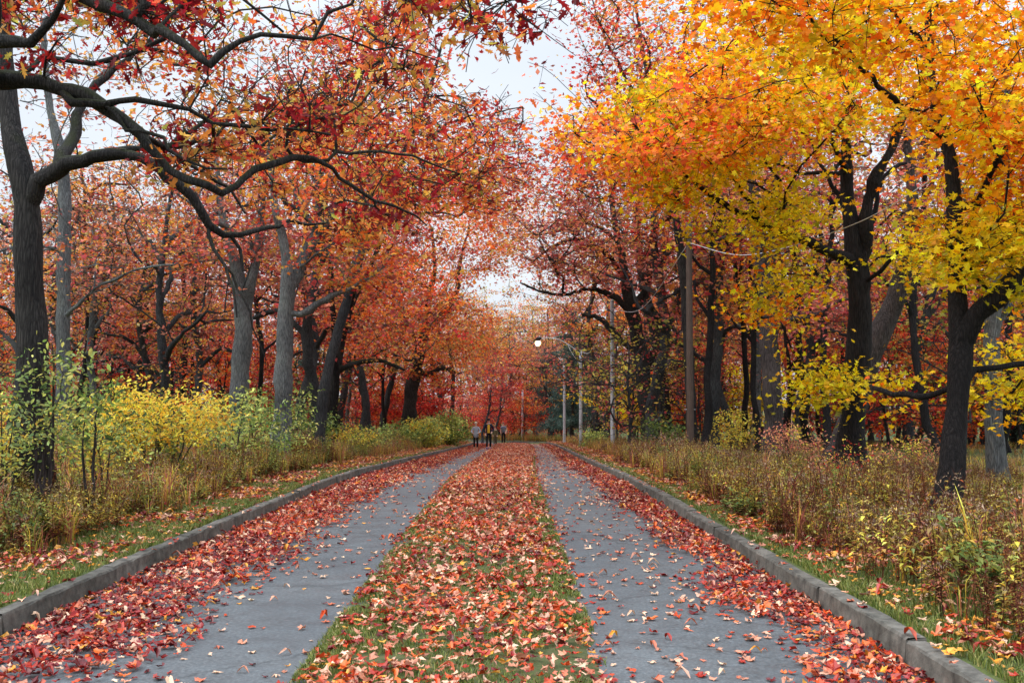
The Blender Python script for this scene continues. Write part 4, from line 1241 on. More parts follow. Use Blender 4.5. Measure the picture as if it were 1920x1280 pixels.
shrub("green_shrub", "yellowish green shrub between the rounded grey-green one and the verge", 800, 51, 1.7, 1.2, 6, 110, 20, .065, T_KITE, ["pale_green", "yellow_bush"], 513, low=.05, spread=(.2, .2, .13))
shrub("green_shrub", "grey-green shrub under the arching low limb", 690, 32, 1.2, .9, 6, 70, 16, .05, T_KITE, ["green_bush", "pale_green"], 514, low=.1, spread=(.18, .18, .12))
shrub("green_shrub", "olive shrub under the slim leaning dark tree", 655, 25, 1.05, .9, 6, 70, 15, .045, T_KITE, ["pale_green", "green_bush"], 515, low=.1, spread=(.16, .16, .1))
shrub("green_shrub", "dark green sprawling shrub in the shade behind the golden shrub", 260, 17, 1.7, 1.3, 6, 130, 14, .04, T_OVAL, ["green_bush"], 516, low=.15)
shrub("green_shrub", "dark green shrub deep left of the slim grey forked tree", 60, 19, 1.7, 1.3, 6, 110, 14, .04, T_OVAL, ["green_bush", "yellow_bush"], 517, low=.15)
shrub("red_shrub", "thin red-berried shrub with apricot leaves at the foot of the black orange maple", 1580, 15.5, .95, .75, 6, 70, 8, .024, T_OVAL, ["pink_brown", "crimson", "yellow_bush"], 520, low=.3)
shrub("red_shrub", "straggly pale yellow shrub by the thick brownish oak", 1480, 25, 1.1, .9, 5, 80, 12, .032, T_OVAL, ["yellow_bush", "pink_brown"], 521, low=.3)
shrub("yellow_shrub", "pale yellow shrub behind the straight dark trunk and the wooden pole", 1370, 34, 1.7, 1.1, 5, 90, 14, .045, T_KITE, ["yellow_bush"], 522, low=.2, spread=(.18, .18, .12))
shrub("yellow_shrub", "faded yellow shrub behind the nearest maple in the clearing", 1700, 20, .95, .9, 5, 80, 12, .03, T_OVAL, ["yellow_bush", "pink_brown"], 523, low=.2)
shrub("green_shrub", "blue-green shrub under the wide old oak", 1240, 36, 1.4, 1.0, 5, 90, 16, .05, T_KITE, ["green_bush"], 524, low=.1, spread=(.18, .18, .12))
shrub("green_shrub", "dull green shrub at the foot of the tall grey post", 1118, 38, .95, .9, 5, 90, 16, .05, T_KITE, ["green_bush", "pale_green"], 525, low=.05, spread=(.16, .16, .1))

# ------------------------------------------------------------------ weeds
def weed_template(kind, rg):
    """(pts, tris, cols) of one plant, unit height"""
    V = []; Fq = []; C = []
    def tri(p, c):
        b = len(V); V.extend(p); Fq.append((b, b + 1, b + 2)); C.extend([c] * 3)
    def leaf(p, d, L, w, c):
        d = np.array(d, float); d /= np.linalg.norm(d) + 1e-6
        s = np.cross(d, (0, 0, 1)); s /= np.linalg.norm(s) + 1e-6
        m = p + d * L * .5 + np.array([0, 0, L * .1]); e = p + d * L - np.array([0, 0, L * .15])
        tri([p, m + s * w, m - s * w], c); tri([m + s * w, e, m - s * w], c * .93)
    def stem(a, b, w, c0, c1, n=3, bend=.05):
        a = np.array(a, float); b = np.array(b, float)
        off = rg.normal(0, bend, 3) * (1, 1, 0)
        pr = None
        for i in range(n + 1):
            t = i / n
            p = a * (1 - t) + b * t + off * math.sin(math.pi * t)
            if pr is not None:
                for s in ((w, 0, 0), (0, w, 0)):
                    s = np.array(s)
                    b0 = len(V); V.extend([pr - s, pr + s, p + s * .7, p - s * .7]); cc = c0 * (1 - t) + c1 * t
                    C.extend([cc] * 4); Fq.append((b0, b0 + 1, b0 + 2)); Fq.append((b0, b0 + 2, b0 + 3))
            pr = p
        return off
    pal = {"gold": (["olive", "pale_green", "weed_tan", "weed_tan", "yellow_bush"], lin((96, 62, 44))), "green": (["pale_green", "green_bush", "olive"], lin((90, 84, 48))),
           "dry": (["pink_brown", "ochre"], lin((84, 50, 42))), "rust": (["rusty"], lin((96, 52, 40))), "wheat": (["yellow_bush", "pink_brown"], lin((150, 126, 80))), "low": (["green_bush", "pale_green"], lin((90, 84, 48)))}[kind]
    P_ = np.concatenate([PAL[k] for k in pal[0]]) * .92
    def pc(): return P_[rg.integers(len(P_))] * rg.uniform(.7, 1.15)
    if kind == "wheat":
        for _ in range(14):
            a = rg.uniform(0, 6.28); r = rg.uniform(.05, .4); h = rg.uniform(.45, 1)
            p0 = np.array([math.cos(a) * .05, math.sin(a) * .05, 0]); p1 = np.array([math.cos(a) * r * .5, math.sin(a) * r * .5, h * .75]); p2 = np.array([math.cos(a) * r * 1.2, math.sin(a) * r * 1.2, h])
            s = np.array([-math.sin(a), math.cos(a), 0]) * .008
            c = pc() * rg.uniform(.8, 1.1)
            b = len(V); V.extend([p0 - s, p0 + s, p1 + s, p1 - s, p2]); C.extend([c * .7, c * .7, c, c, c * 1.1]); Fq += [(b, b + 1, b + 2), (b, b + 2, b + 3), (b + 3, b + 2, b + 4)]
            if rg.random() < .4:
                for _ in range(5):
                    q = p2 + rg.normal(0, .018, 3); tri([q, q + rg.normal(0, .014, 3), q + rg.normal(0, .014, 3)], lin((178, 150, 120)))
        return np.array(V), np.array(Fq), np.array(C)
    ns = {"gold": 3, "green": 3, "dry": 4, "low": 3, "rust": 4}[kind]
    for _ in range(ns):
        a = rg.uniform(0, 6.28); r0 = rg.uniform(.02, .1); tip = np.array([math.cos(a) * rg.uniform(.05, .28), math.sin(a) * rg.uniform(.05, .28), rg.uniform(.6, 1)])
        b0 = np.array([math.cos(a) * r0, math.sin(a) * r0, 0])
        stem(b0, tip, .0055, pal[1] * .7, pal[1] * 1.2, bend=.02)
        n = {"gold": 26, "green": 26, "dry": 12, "low": 14, "rust": 34}[kind]
        for i in range(n):
            t = rg.uniform(.25 if kind != "low" else .05, .95); p = b0 * (1 - t) + tip * t
            aa = rg.uniform(0, 6.28)
            L = {"gold": .13, "green": .14, "dry": .09, "low": .22, "rust": .07}[kind] * (1.2 - .5 * t) * rg.uniform(.7, 1.3)
            c = pc()
            if t < .45 and rg.random() < .6: c = lin((120, 72, 50)) * rg.uniform(.5, 1)
            leaf(p, (math.cos(aa), math.sin(aa), rg.uniform(-.4, .7)), L, L * (.19 if kind != "low" else .3), c)
        if kind in ("gold", "dry"):
            for _ in range(3):
                aa = rg.uniform(0, 6.28); e = tip + np.array([math.cos(aa) * .09, math.sin(aa) * .09, rg.uniform(-.02, .08)])
                s0 = tip - (0, 0, rg.uniform(.02, .16))
                stem(s0, e, .003, pal[1], pal[1] * 1.2, 1, 0)
                pl = lin((190, 168, 146)) if rg.random() < .5 else (lin((150, 110, 96)) if kind == "dry" else lin((186, 170, 100)))
                for _ in range(5):
                    q = s0 * .4 + e * .6 + rg.normal(0, .022, 3); d = rg.normal(0, .016, (2, 3))
                    tri([q, q + d[0], q + d[1]], pl * rg.uniform(.6, 1.05))
    return np.array(V), np.array(Fq), np.array(C)


rw = np.random.default_rng(66)
WT = {k: [weed_template(k, rw) for _ in range(4)] for k in ("gold", "green", "dry", "wheat", "low", "rust")}
WMIX = Field(2.6, 601, 2); WMIX2 = Field(1.1, 602, 2); WH = Field(3.5, 603, 2)


def weeds(name, label, side, t0, t1, s0, s1, dens, hmax, mix, seed):
    rg = np.random.default_rng(seed)
    area = (t1 - t0) * (s1 - s0)
    n = int(area * dens)
    s = rg.uniform(s0, s1, n); t = t0 + (t1 - t0) * rg.uniform(0, 1, n) ** 1.35
    edge = t0 + 0.5 * WMIX2(np.stack([s, s * 0], 1)) + .25 * rg.normal(0, 1, n)
    k = t > edge
    s, t = s[k], t[k]
    xy = road_xy(s, side * t)
    # keep a margin round the camera
    P = np.column_stack([xy, ground_z(xy[:, 0], xy[:, 1])])
    h = hmax * (.5 + .5 * WH(xy)) * rg.uniform(.55, 1.1, len(P)) * (np.clip(.55 + (t - t0) * .35, .5, 1) if side < 0 else np.clip(.75 + (t - t0) * .3, .6, 1) * (1 - .4 * smooth(1.6, 3.2, t - t0)))
    m = np.clip(WMIX(xy) + rg.normal(0, .16, len(P)), 0, .999)
    kinds = np.searchsorted(np.cumsum(np.array([w_ for _, w_ in mix])) / sum(w_ for _, w_ in mix), m)
    Vs = []; Fs = []; Cs = []; b = 0
    rz = rg.uniform(0, 6.28, len(P)); var = rg.integers(0, 4, len(P)); br = np.exp(rg.normal(0, .2, len(P)))
    lean = rg.normal(0, .12, (len(P), 2))
    for ki, (kn, _) in enumerate(mix):
        for vi in range(4):
            q = np.where((kinds == ki) & (var == vi))[0]
            if not len(q): continue
            tv, tf, tcx = WT[kn][vi]
            c, sn = np.cos(rz[q])[:, None], np.sin(rz[q])[:, None]
            hh = h[q][:, None] * (.55 if kn == "low" else 1)
            wsc = hh ** .5 * .8
            X = (tv[:, 0] * c - tv[:, 1] * sn) * wsc + lean[q, 0:1] * tv[:, 2] ** 2 * hh
            Y = (tv[:, 0] * sn + tv[:, 1] * c) * wsc + lean[q, 1:2] * tv[:, 2] ** 2 * hh
            Z = tv[:, 2] * hh
            Vs.append((np.stack([X, Y, Z], -1) + P[q][:, None]).reshape(-1, 3))
            Fs.append((tf[None] + (b + np.arange(len(q)) * len(tv))[:, None, None]).reshape(-1, 3))
            Cs.append((tcx[None] * br[q][:, None, None]).reshape(-1, 3))
            b += len(q) * len(tv)
    o = build(name, np.concatenate(Vs), np.concatenate(Fs), M_WEED, color=np.clip(np.concatenate(Cs), 0, .9))
    tag(o, label, "weeds", kind="stuff")


LM = [("gold", 1.4), ("rust", .7), ("green", 1.3), ("wheat", .9), ("dry", .6), ("gold", .9), ("low", .5)]
weeds("weeds", "tall olive goldenrod and grasses in front of the left shrubs", -1, 3.95, 12, 6, 28, 25, 1.05, LM, 611)
weeds("weeds", "pale dry grasses and weeds along the left verge further on", -1, 3.85, 11, 26, 80, 9, 1.15, [("wheat", 1), ("gold", 1), ("dry", .7), ("green", .8)], 612)
weeds("weeds", "thin undergrowth on the left woodland floor", -1, 13, 45, 12, 80, .9, 1.1, [("green", 1), ("gold", 1), ("dry", 1)], 613)
RM = [("dry", .9), ("gold", .8), ("rust", 1.4), ("gold", .7), ("wheat", .6), ("green", .5), ("gold", .8), ("dry", .5), ("low", .4)]
weeds("weeds", "brown and yellow-green weeds along the right verge under the maples", 1, 3.45, 11, 5.5, 28, 32, .92, RM, 621)
weeds("weeds", "faded grasses and goldenrod filling the clearing behind the maples", 1, 9, 40, 10, 64, 4.6, .7, [("wheat", 1.2), ("gold", 1), ("dry", .8), ("green", .4)], 622)
weeds("weeds", "tawny weeds along the far right verge by the grey posts", 1, 3.9, 12, 26, 82, 9, .75, [("wheat", 1), ("gold", 1), ("dry", 1)], 623)
weeds("weeds", "tuft of grass and weeds beyond the end of the road", 1, 3.6, 12, 82, 100, 8, 1.1, [("wheat", 1.4), ("gold", .7), ("green", .4)], 624)


# ------------------------------------------------------------------ grass
def grass(name, label, fn_t, s0, s1, n, h, seed, dens=None):
    rg = np.random.default_rng(seed)
    s = s0 + (s1 - s0) * rg.uniform(0, 1, n) ** 1.7
    t = fn_t(s, rg)
    xy = road_xy(s, t)
    kp = rg.uniform(0, 1, n) < smooth(.2, .6, F4(xy)) if dens is None else rg.uniform(0, 1, n) < dens(s, t, xy)
    s, t, xy = s[kp], t[kp], xy[kp]; n = len(s)
    z = road_z(xy[:, 0], xy[:, 1], s, t) - .006
    P = np.column_stack([xy, z])
    wd = (.0022 + .00022 * s)[:, None]; L = (h * rg.uniform(.5, 1.3, n))[:, None]
    a = rg.uniform(0, 6.28, n); b = rg.uniform(0, 6.28, n)
    sd_ = np.stack([np.cos(a), np.sin(a), a * 0], 1) * wd
    ln = np.stack([np.cos(b), np.sin(b), b * 0], 1) * L * rg.uniform(.2, .8, n)[:, None]
    up = np.array([0, 0, 1.0])
    V = np.stack([P - sd_, P + sd_, P + ln * .4 + up * L * .62 + sd_ * .7, P + ln * .4 + up * L * .62 - sd_ * .7, P + ln + up * L * .9], 1)
    idx = np.arange(n)[:, None] * 5
    Fq = np.concatenate([idx + np.array([0, 1, 2, 3])]); Ft = idx + np.array([3, 2, 4])
    base = np.array([lin((96, 112, 50)), lin((118, 130, 62)), lin((140, 142, 78)), lin((78, 96, 46)), lin((172, 156, 104))])
    c = base[rg.choice(5, n, p=[.3, .27, .2, .15, .08])] * np.exp(rg.normal(0, .2, n))[:, None]
    o = build(name, V.reshape(-1, 3), [Fq, Ft], M_GRASS, color=np.repeat(np.clip(c, 0, .9), 5, 0))
    tag(o, label, "grass", kind="stuff")


F4 = Field(.9, 631, 2)
def t_med(s, rg):
    l, r = median_edges(s); q = rg.uniform(0, 1, len(s))
    q = np.where(rg.uniform(0, 1, len(s)) < .45, np.where(rg.random(len(s)) < .5, rg.beta(1, 9, len(s)), 1 - rg.beta(1, 9, len(s))), q)
    return l - .06 + (r - l + .12) * q
grass("grass", "short green grass growing through the leaves of the median", t_med, 4.0, 40, 150000, .042, 632)
grass("grass", "green grass strip behind the left kerb", lambda s, rg: -(3.12 + 2.2 * rg.uniform(0, 1, len(s)) ** 1.5), 5, 60, 120000, .075, 633, dens=lambda s, t, xy: .3 + .7 * smooth(.25, .6, F4(xy)))
grass("grass", "green grass strip behind the right kerb", lambda s, rg: 3.12 + 1.8 * rg.uniform(0, 1, len(s)) ** 1.4, 4.6, 70, 110000, .075, 634, dens=lambda s, t, xy: .3 + .7 * smooth(.25, .6, F4(xy)))

# ------------------------------------------------------------------ fallen leaves
ROUND = fan(polar([(90, .95), (66, .66), (44, .9), (20, .62), (-8, .75), (-48, .55), (-90, .25), (-132, .55), (188, .75), (160, .62), (136, .9), (114, .66)]))
OVAL_ = fan(polar([(90, 1.0), (60, .66), (20, .42), (-30, .45), (-70, .7), (-90, .9), (-110, .7), (210, .45), (160, .42), (120, .66)]))
LT = []
rl = np.random.default_rng(70)
for i in range(12):
    sh = (MAPLE, MAPLE, ROUND, OAK, ROUND, MAPLE, ROUND, ROUND, OAK, OVAL_, MAPLE, ROUND)[i]
    p = sh[0].copy()
    p = p * (rl.uniform(.6, 1.0), rl.uniform(.8, 1.05)) + rl.normal(0, .09, p.shape)
    a, b, c = rl.normal(0, .32, 3)
    q = curl(p, a + .15, b + .1, c)
    q[1:, 2] += rl.normal(0, .11, len(q) - 1)
    q[:, 2] += abs(rl.normal(0, .14)) * np.abs(q[:, 0])
    q[:, 2] -= q[:, 2].min() * .75
    LT.append((q, sh[1]))
LD = Field(1.3, 701, 2); LD2 = Field(.5, 702, 2); LC = Field(1.6, 703, 2)
nL = 1000000
s = 4.4 + 77 * rl.uniform(0, 1, nL) ** 1.55
pdf = (1 / 1.55) * np.maximum((s - 4.4) / 77, 1e-5) ** (1 / 1.55 - 1) / 77
t = rl.uniform(-6.2, 6.0, nL)
rate = nL * pdf / 12.2            # candidates per m2
ml, mr = median_edges(s)
xy = road_xy(s, t)
n1 = LD(xy); n2 = LD2(xy)
at_ = np.abs(t)
D = np.zeros(nL)
med = (t > ml) & (t < mr)
edge_c = np.clip(np.minimum(t - ml, mr - t) / .2, 0.65, 1)
D = np.where(med, (210 + 260 * smooth(.35, .75, n1 * .6 + n2 * .4)) * edge_c, D)
left = (t <= ml) & (t > -HALF)
dk = HALF - at_                    # distance from kerb
wl = 1.25 + .5 * (n1 - .5)
D = np.where(left, 460 * (1 - smooth(wl - .55, wl + .15, dk)) + 10 + 30 * (1 - smooth(wl, wl + .5, dk)), D)
right = (t >= mr) & (t < HALF)
wr = .62 + .35 * (n1 - .5)
D = np.where(right, 460 * (1 - smooth(wr - .3, wr + .18, dk)) + 28 + 40 * (1 - smooth(wr, wr + .5, dk)), D)
md = np.minimum(np.abs(t - ml), np.abs(t - mr))
D = np.where((left | right), D + 80 * np.exp(-(md / .16) ** 2), D)
ker = (at_ >= HALF) & (at_ < HALF + .18)
D = np.where(ker, 22, D)
ver = at_ >= HALF + .18
D = np.where(ver, (70 + 200 * smooth(.3, .8, n1)) * np.where(t > 0, 1.25, 1.0) * (1 - .35 * smooth(4.6, 6, at_)) * smooth(0, .25, at_ - HALF - .18 + .08), D)
D *= np.where(s > 30, 1, 1)
keep = rl.uniform(0, 1, nL) < np.clip(D / rate, 0, 1)
s, t, xy, D, med, ver, at_ = s[keep], t[keep], xy[keep], D[keep], med[keep], ver[keep], at_[keep]
md = md[keep]
n = len(s)
z = road_z(xy[:, 0], xy[:, 1], s, t)
pile = smooth(60, 230, D)
z = z + .003 + pile * rl.uniform(0, .035, n) + (ver * rl.uniform(.0, .05, n))
size = .043 * np.clip(np.exp(rl.normal(0, .28, n)), .5, 1.6) * .95
tilt = np.abs(rl.normal(0,  .08 + .27 * pile, n))
R = rotmats(n, tilt, rg=rl)
z = z + size * np.sin(tilt) * .55
P = np.column_stack([xy, z])
redness = np.clip(.55 * LC(xy) + .3 * (np.abs(t) / HALF) + rl.normal(0, .25, n), 0, 1)
pal = PAL["litter"]
lf = rl.uniform(0, 1, n)
pale_p = np.where(D < 60, .72, np.where(med, .44, .25)); pale_p = np.where(ver, .4, pale_p)
isp = lf < pale_p
ci = np.where(isp, rl.integers(5, 10, n), np.clip(((1 - redness) * 4.2 + rl.normal(0, .9, n)).astype(int), 0, 4))
C = pal[ci] * np.exp(rl.normal(0, .16, n))[:, None]
ye = rl.uniform(0, 1, n) < np.where(ver, .24, .045)
C[ye] = lin((226, 160, 60)) * rl.uniform(.7, 1.1, ye.sum())[:, None]
# single leaves lying on the bare asphalt nearest the camera: individuals
lane = (~med) & (at_ < HALF) & (D < 75) & (md > .1)
order = np.where(lane)[0]
order = order[np.argsort(xy[order, 1] + .3 * np.abs(xy[order, 0]))][:230]
single = np.zeros(n, bool); single[order] = True
m = ~single
V, f, Cc = scatter(LT, P[m], size[m], R[m], C[m], rg=rl)
o = build("fallen_leaves", V, f, M_LITTER, color=np.clip(Cc, 0, .9))
tag(o, "carpet of red, orange and pale pink fallen leaves over median, gutters and verges", "leaves", kind="stuff")
CN = ["crimson", "dark wine red", "brick red", "rust red", "orange"]
PN = ["pale pink", "pale peach", "tan pink", "cream", "salmon tan"]
cache = {}
from mathutils import Matrix
for i in order:
    k = int(ci[i]); tt_ = int(rl.integers(0, 12))
    yel = bool(ye[i]); key = (k if not yel else 99, tt_)
    if key not in cache:
        c = pal[k] if not yel else lin((226, 160, 60))
        cache[key] = build("fallen_leaf", LT[tt_][0], LT[tt_][1], M_LITTER, mesh_only=True, color=np.tile(c, (len(LT[tt_][0]), 1)))
    o = bpy.data.objects.new("fallen_leaf", cache[key]); COL.objects.link(o)
    M = Matrix([[*(R[i][a] * size[i]), P[i][a]] for a in range(3)] + [[0, 0, 0, 1]])
    o.matrix_world = M
    cn = "yellow" if yel else (CN + PN)[k]
    ln = "left" if t[i] < 0 else "right"
    tag(o, "%s curled maple leaf lying loose on the bare asphalt of the %s lane" % (cn, ln), "leaf", "single fallen leaves on the bare asphalt")


# ------------------------------------------------------------------ poles, lamps and wires
def tube(pts, rad, ns=10, cap=True):
    pts = np.asarray(pts, float); rad = np.broadcast_to(np.asarray(rad, float), (len(pts),))
    T_ = np.gradient(pts, axis=0); T_ /= np.linalg.norm(T_, axis=1)[:, None]
    ref = np.array([0, 0, 1.0]) if abs(T_[0, 2]) < .9 else np.array([1.0, 0, 0])
    u = np.cross(T_[0], ref); u /= np.linalg.norm(u)
    V = []; ang = np.arange(ns) * 2 * math.pi / ns
    for i in range(len(pts)):
        u = u - T_[i] * (u @ T_[i]); u /= np.linalg.norm(u)
        w_ = np.cross(T_[i], u)
        V.append(pts[i] + rad[i] * (np.cos(ang)[:, None] * u + np.sin(ang)[:, None] * w_))
    V = np.concatenate(V); m = len(pts)
    idx = np.arange(m * ns).reshape(m, ns); nx = np.roll(idx, -1, 1)
    f = [np.stack([idx[:-1], nx[:-1], nx[1:], idx[1:]], -1).reshape(-1, 4)]
    if cap:
        f.append(idx[0][::-1][None]); f.append(idx[-1][None])
    return V, f


def spline(pts, n=24):
    pts = np.asarray(pts, float)
    pp = np.vstack([2 * pts[0] - pts[1], pts, 2 * pts[-1] - pts[-2]]); out = []
    for i in range(len(pts) - 1):
        for j in range(n):
            t = j / n; a, b, c, d = pp[i], pp[i + 1], pp[i + 2], pp[i + 3]
            out.append(0.5 * (2 * b + (c - a) * t + (2 * a - 5 * b + 4 * c - d) * t * t + (3 * b - a - 3 * c + d) * t ** 3))
    out.append(pts[-1])
    return np.array(out)


def part(name, VF, mat, parent, off, smooth_=True):
    return build(name, np.asarray(VF[0]) - off, VF[1], mat, parent, smooth=smooth_)


def pole_base(u, y):
    x = at(u, 800, y)[0]
    return np.array([x, y, float(ground_z(x, y)[0])])


# wooden utility pole
b = pole_base(1294, 28); top = at(1296, 417, 28)[2]
r_ = empty("utility_pole", b, "tall weathered brown wooden utility pole rising from the right verge weeds", "utility pole")
hs = np.linspace(-.15, top - b[2], 14)
part("pole_shaft", tube([b + (.004 * h, 0, h) for h in hs], np.linspace(.105, .082, 14), 14), M_WOODPOLE, r_, b)
for hh in (.42, .5): part("band", tube([b + (0, 0, top - b[2] - hh), b + (0, 0, top - b[2] - hh - .05)], .092, 14), M_BLACK, r_, b)
zi = top - b[2] - .62
br_ = part("bracket", tube([b + (0, -.08, zi), b + (-.02, -.2, zi)], .015, 6), M_METAL, r_, b)
part("insulator", tube([b + (-.02, -.2, zi - .06), b + (-.02, -.2, zi - .03), b + (-.02, -.2, zi), b + (-.02, -.2, zi + .05)], [.03, .045, .028, .04], 10), M_CERAMIC, r_, b)
wa = b + (-.02, -.2, zi)
part("step_bolt", tube([b + (-.16, 0, 1.5), b + (.16, 0, 1.5)], .008, 5), M_METAL, r_, b)
# overhead cable towards the camera side
kn = [wa, at(1400, 478, 22.5), at(1600, 421, 16.6), at(1800, 300, 13.1), at(1920, 212, 11.65), at(2350, -60, 8.6), at(2900, -330, 6.5)]
c1 = spline(kn, 14)
part("overhead_cable", tube(c1, .008, 6), M_METAL, None, np.zeros(3))
o = bpy.context.scene.objects["overhead_cable"]
tag(o, "sagging twisted overhead cable running from the wooden pole through the orange crowns", "cable")

# grey concrete poles
for u, y, vt, rr, lab in ((1149, 44, 565, .105, "tall pale grey concrete post right of the lit street lamp"), (1058, 72, 688, .10, "short pale grey concrete post left of the lit street lamp")):
    b = pole_base(u, y); top = at(u, vt, y)[2] - b[2]
    r_ = empty("concrete_post", b, lab, "post")
    part("shaft", tube([b + (0, 0, h) for h in np.linspace(-.1, top, 8)], np.linspace(rr, rr * .78, 8), 8), M_CONCPOLE, r_, b, False)
    part("top_cap", tube([b + (0, 0, top), b + (0, 0, top + .05), b + (0, 0, top + .09)], [rr * .85, rr * .8, rr * .3], 8), M_METAL, r_, b)
    part("cable_band", tube([b + (0, 0, top - .5), b + (0, 0, top - .44)], rr * .9, 8), M_METAL, r_, b)
    if u == 1149: post_top = b + (0, 0, top - .35)

M_LAMP = glow_mat("lamp_glow", (1.0, .80, .5), 3.2)
M_LAMP2 = glow_mat("lamp_glow_dim", (1.0, .5, .4), 1.2)


def lamp(u, y, vtop, arm, lab, mat, glow, shaftmat, rr):
    b = pole_base(u, y); top = at(u, vtop, y)[2] - b[2]
    r_ = empty("street_lamp", b, lab, "street lamp")
    part("lamp_post", tube([b + (0, 0, h) for h in np.linspace(-.1, top, 8)], np.linspace(rr, rr * .75, 8), 10), shaftmat, r_, b)
    a = spline([at(q[0], q[1], y) for q in arm], 8)
    part("lamp_arm", tube(a, .021, 8), M_METAL, r_, b)
    h0 = at(arm[0][0], arm[0][1], y)
    h = a[-1]
    mid = a[len(a) // 3]
    part("brace", tube(spline([b + (0, 0, top - .9), (b + (0, 0, top - .5)) * .5 + mid * .5 + (-.15, 0, -.05), mid], 6), .018, 6), M_METAL, r_, b)
    hd = part("lamp_head", tube([h + (.08, 0, 0), h + (-.02, 0, .0), h + (-.16, 0, -.02), h + (-.26, 0, -.04)], [.045, .1, .11, .05], 10), M_BLACK, r_, b)
    gl = part("collar", tube([h + (-.14, 0, -.06), h + (-.14, 0, -.16)], [.09, .13], 12), M_BLACK, hd, b)
    V, f = tube([h + (-.14, 0, -.16 - d) for d in (0, .05, .12, .2, .27, .31)], [.12, .16, .185, .16, .1, .03], 14)
    part("globe", (V, f), glow, r_, b)
    if mat: 
        L = bpy.data.lights.new("lamp_light", "POINT"); L.energy = 25; L.color = (1, .75, .45); L.shadow_soft_size = .2
        lo = bpy.data.objects.new("lamp_light", L); lo.location = h + (-.14, 0, -.5) - b; lo.parent = r_; COL.objects.link(lo)
    return b, top, a


b4, t4, a4 = lamp(1089, 58, 656, [(1089, 664), (1072, 650), (1050, 637), (1030, 633), (1013, 634)], "lit street lamp with a warm glowing globe on a curved arm over the road", True, M_LAMP, M_CONCPOLE, .11)
lamp(980, 92, 730, [(980, 735), (965, 733), (952, 722), (942, 718), (935, 719)], "distant street lamp with reddish globe beyond the end of the road", False, M_LAMP2, M_CONCPOLE, .12)
# cables between posts
s0 = b4 + (0, 0, t4 - .1)
V, f = tube(spline([s0, (s0 * .6 + post_top * .4) + (0, 0, -.7), post_top], 12), .014, 5)
tag(build("overhead_cable", V, f, M_METAL, smooth=True), "thin sagging cable from the lit street lamp to the tall grey post", "cable")
V, f = tube(spline([post_top, post_top * .5 + wa * .5 + (0, 0, -.9), wa], 12), .012, 5)
tag(build("overhead_cable", V, f, M_METAL, smooth=True), "thin sagging cable from the tall grey post to the wooden pole", "cable")

# ------------------------------------------------------------------ people
def skinned(name, joints, edges, mat, parent, root=0, sub=1):
    me = bpy.data.meshes.new(name)
    me.from_pydata([j[0] for j in joints], edges, [])
    me.materials.append(mat)
    o = bpy.data.objects.new(name, me); COL.objects.link(o); o.parent = parent
    md = o.modifiers.new("skin", "SKIN"); md.use_smooth_shade = True
    if not me.skin_vertices: pass
    sk = me.skin_vertices[0].data
    for i, j in enumerate(joints):
        r = j[1]
        sk[i].radius = r if isinstance(r, tuple) else (r, r)
        sk[i].use_root = i == root
    ss = o.modifiers.new("sub", "SUBSURF"); ss.levels = sub; ss.render_levels = sub
    return o


def blob(name, c, rad, mat, parent, cut=None, seg=12, rings=8):
    V = []; f = []
    for i in range(rings + 1):
        th = math.pi * i / rings
        for j in range(seg):
            ph = 2 * math.pi * j / seg
            z = math.cos(th)
            if cut is not None: z = max(z, cut)
            V.append((c[0] + rad[0] * math.sin(th) * math.cos(ph), c[1] + rad[1] * math.sin(th) * math.sin(ph), c[2] + rad[2] * z))
    for i in range(rings):
        for j in range(seg): f.append((i * seg + j, i * seg + (j + 1) % seg, (i + 1) * seg + (j + 1) % seg, (i + 1) * seg + j))
    return build(name, np.array(V), np.array(f), mat, parent, smooth=True)


M_SKIN = flat_mat("skin", (.62, .40, .32), .6)


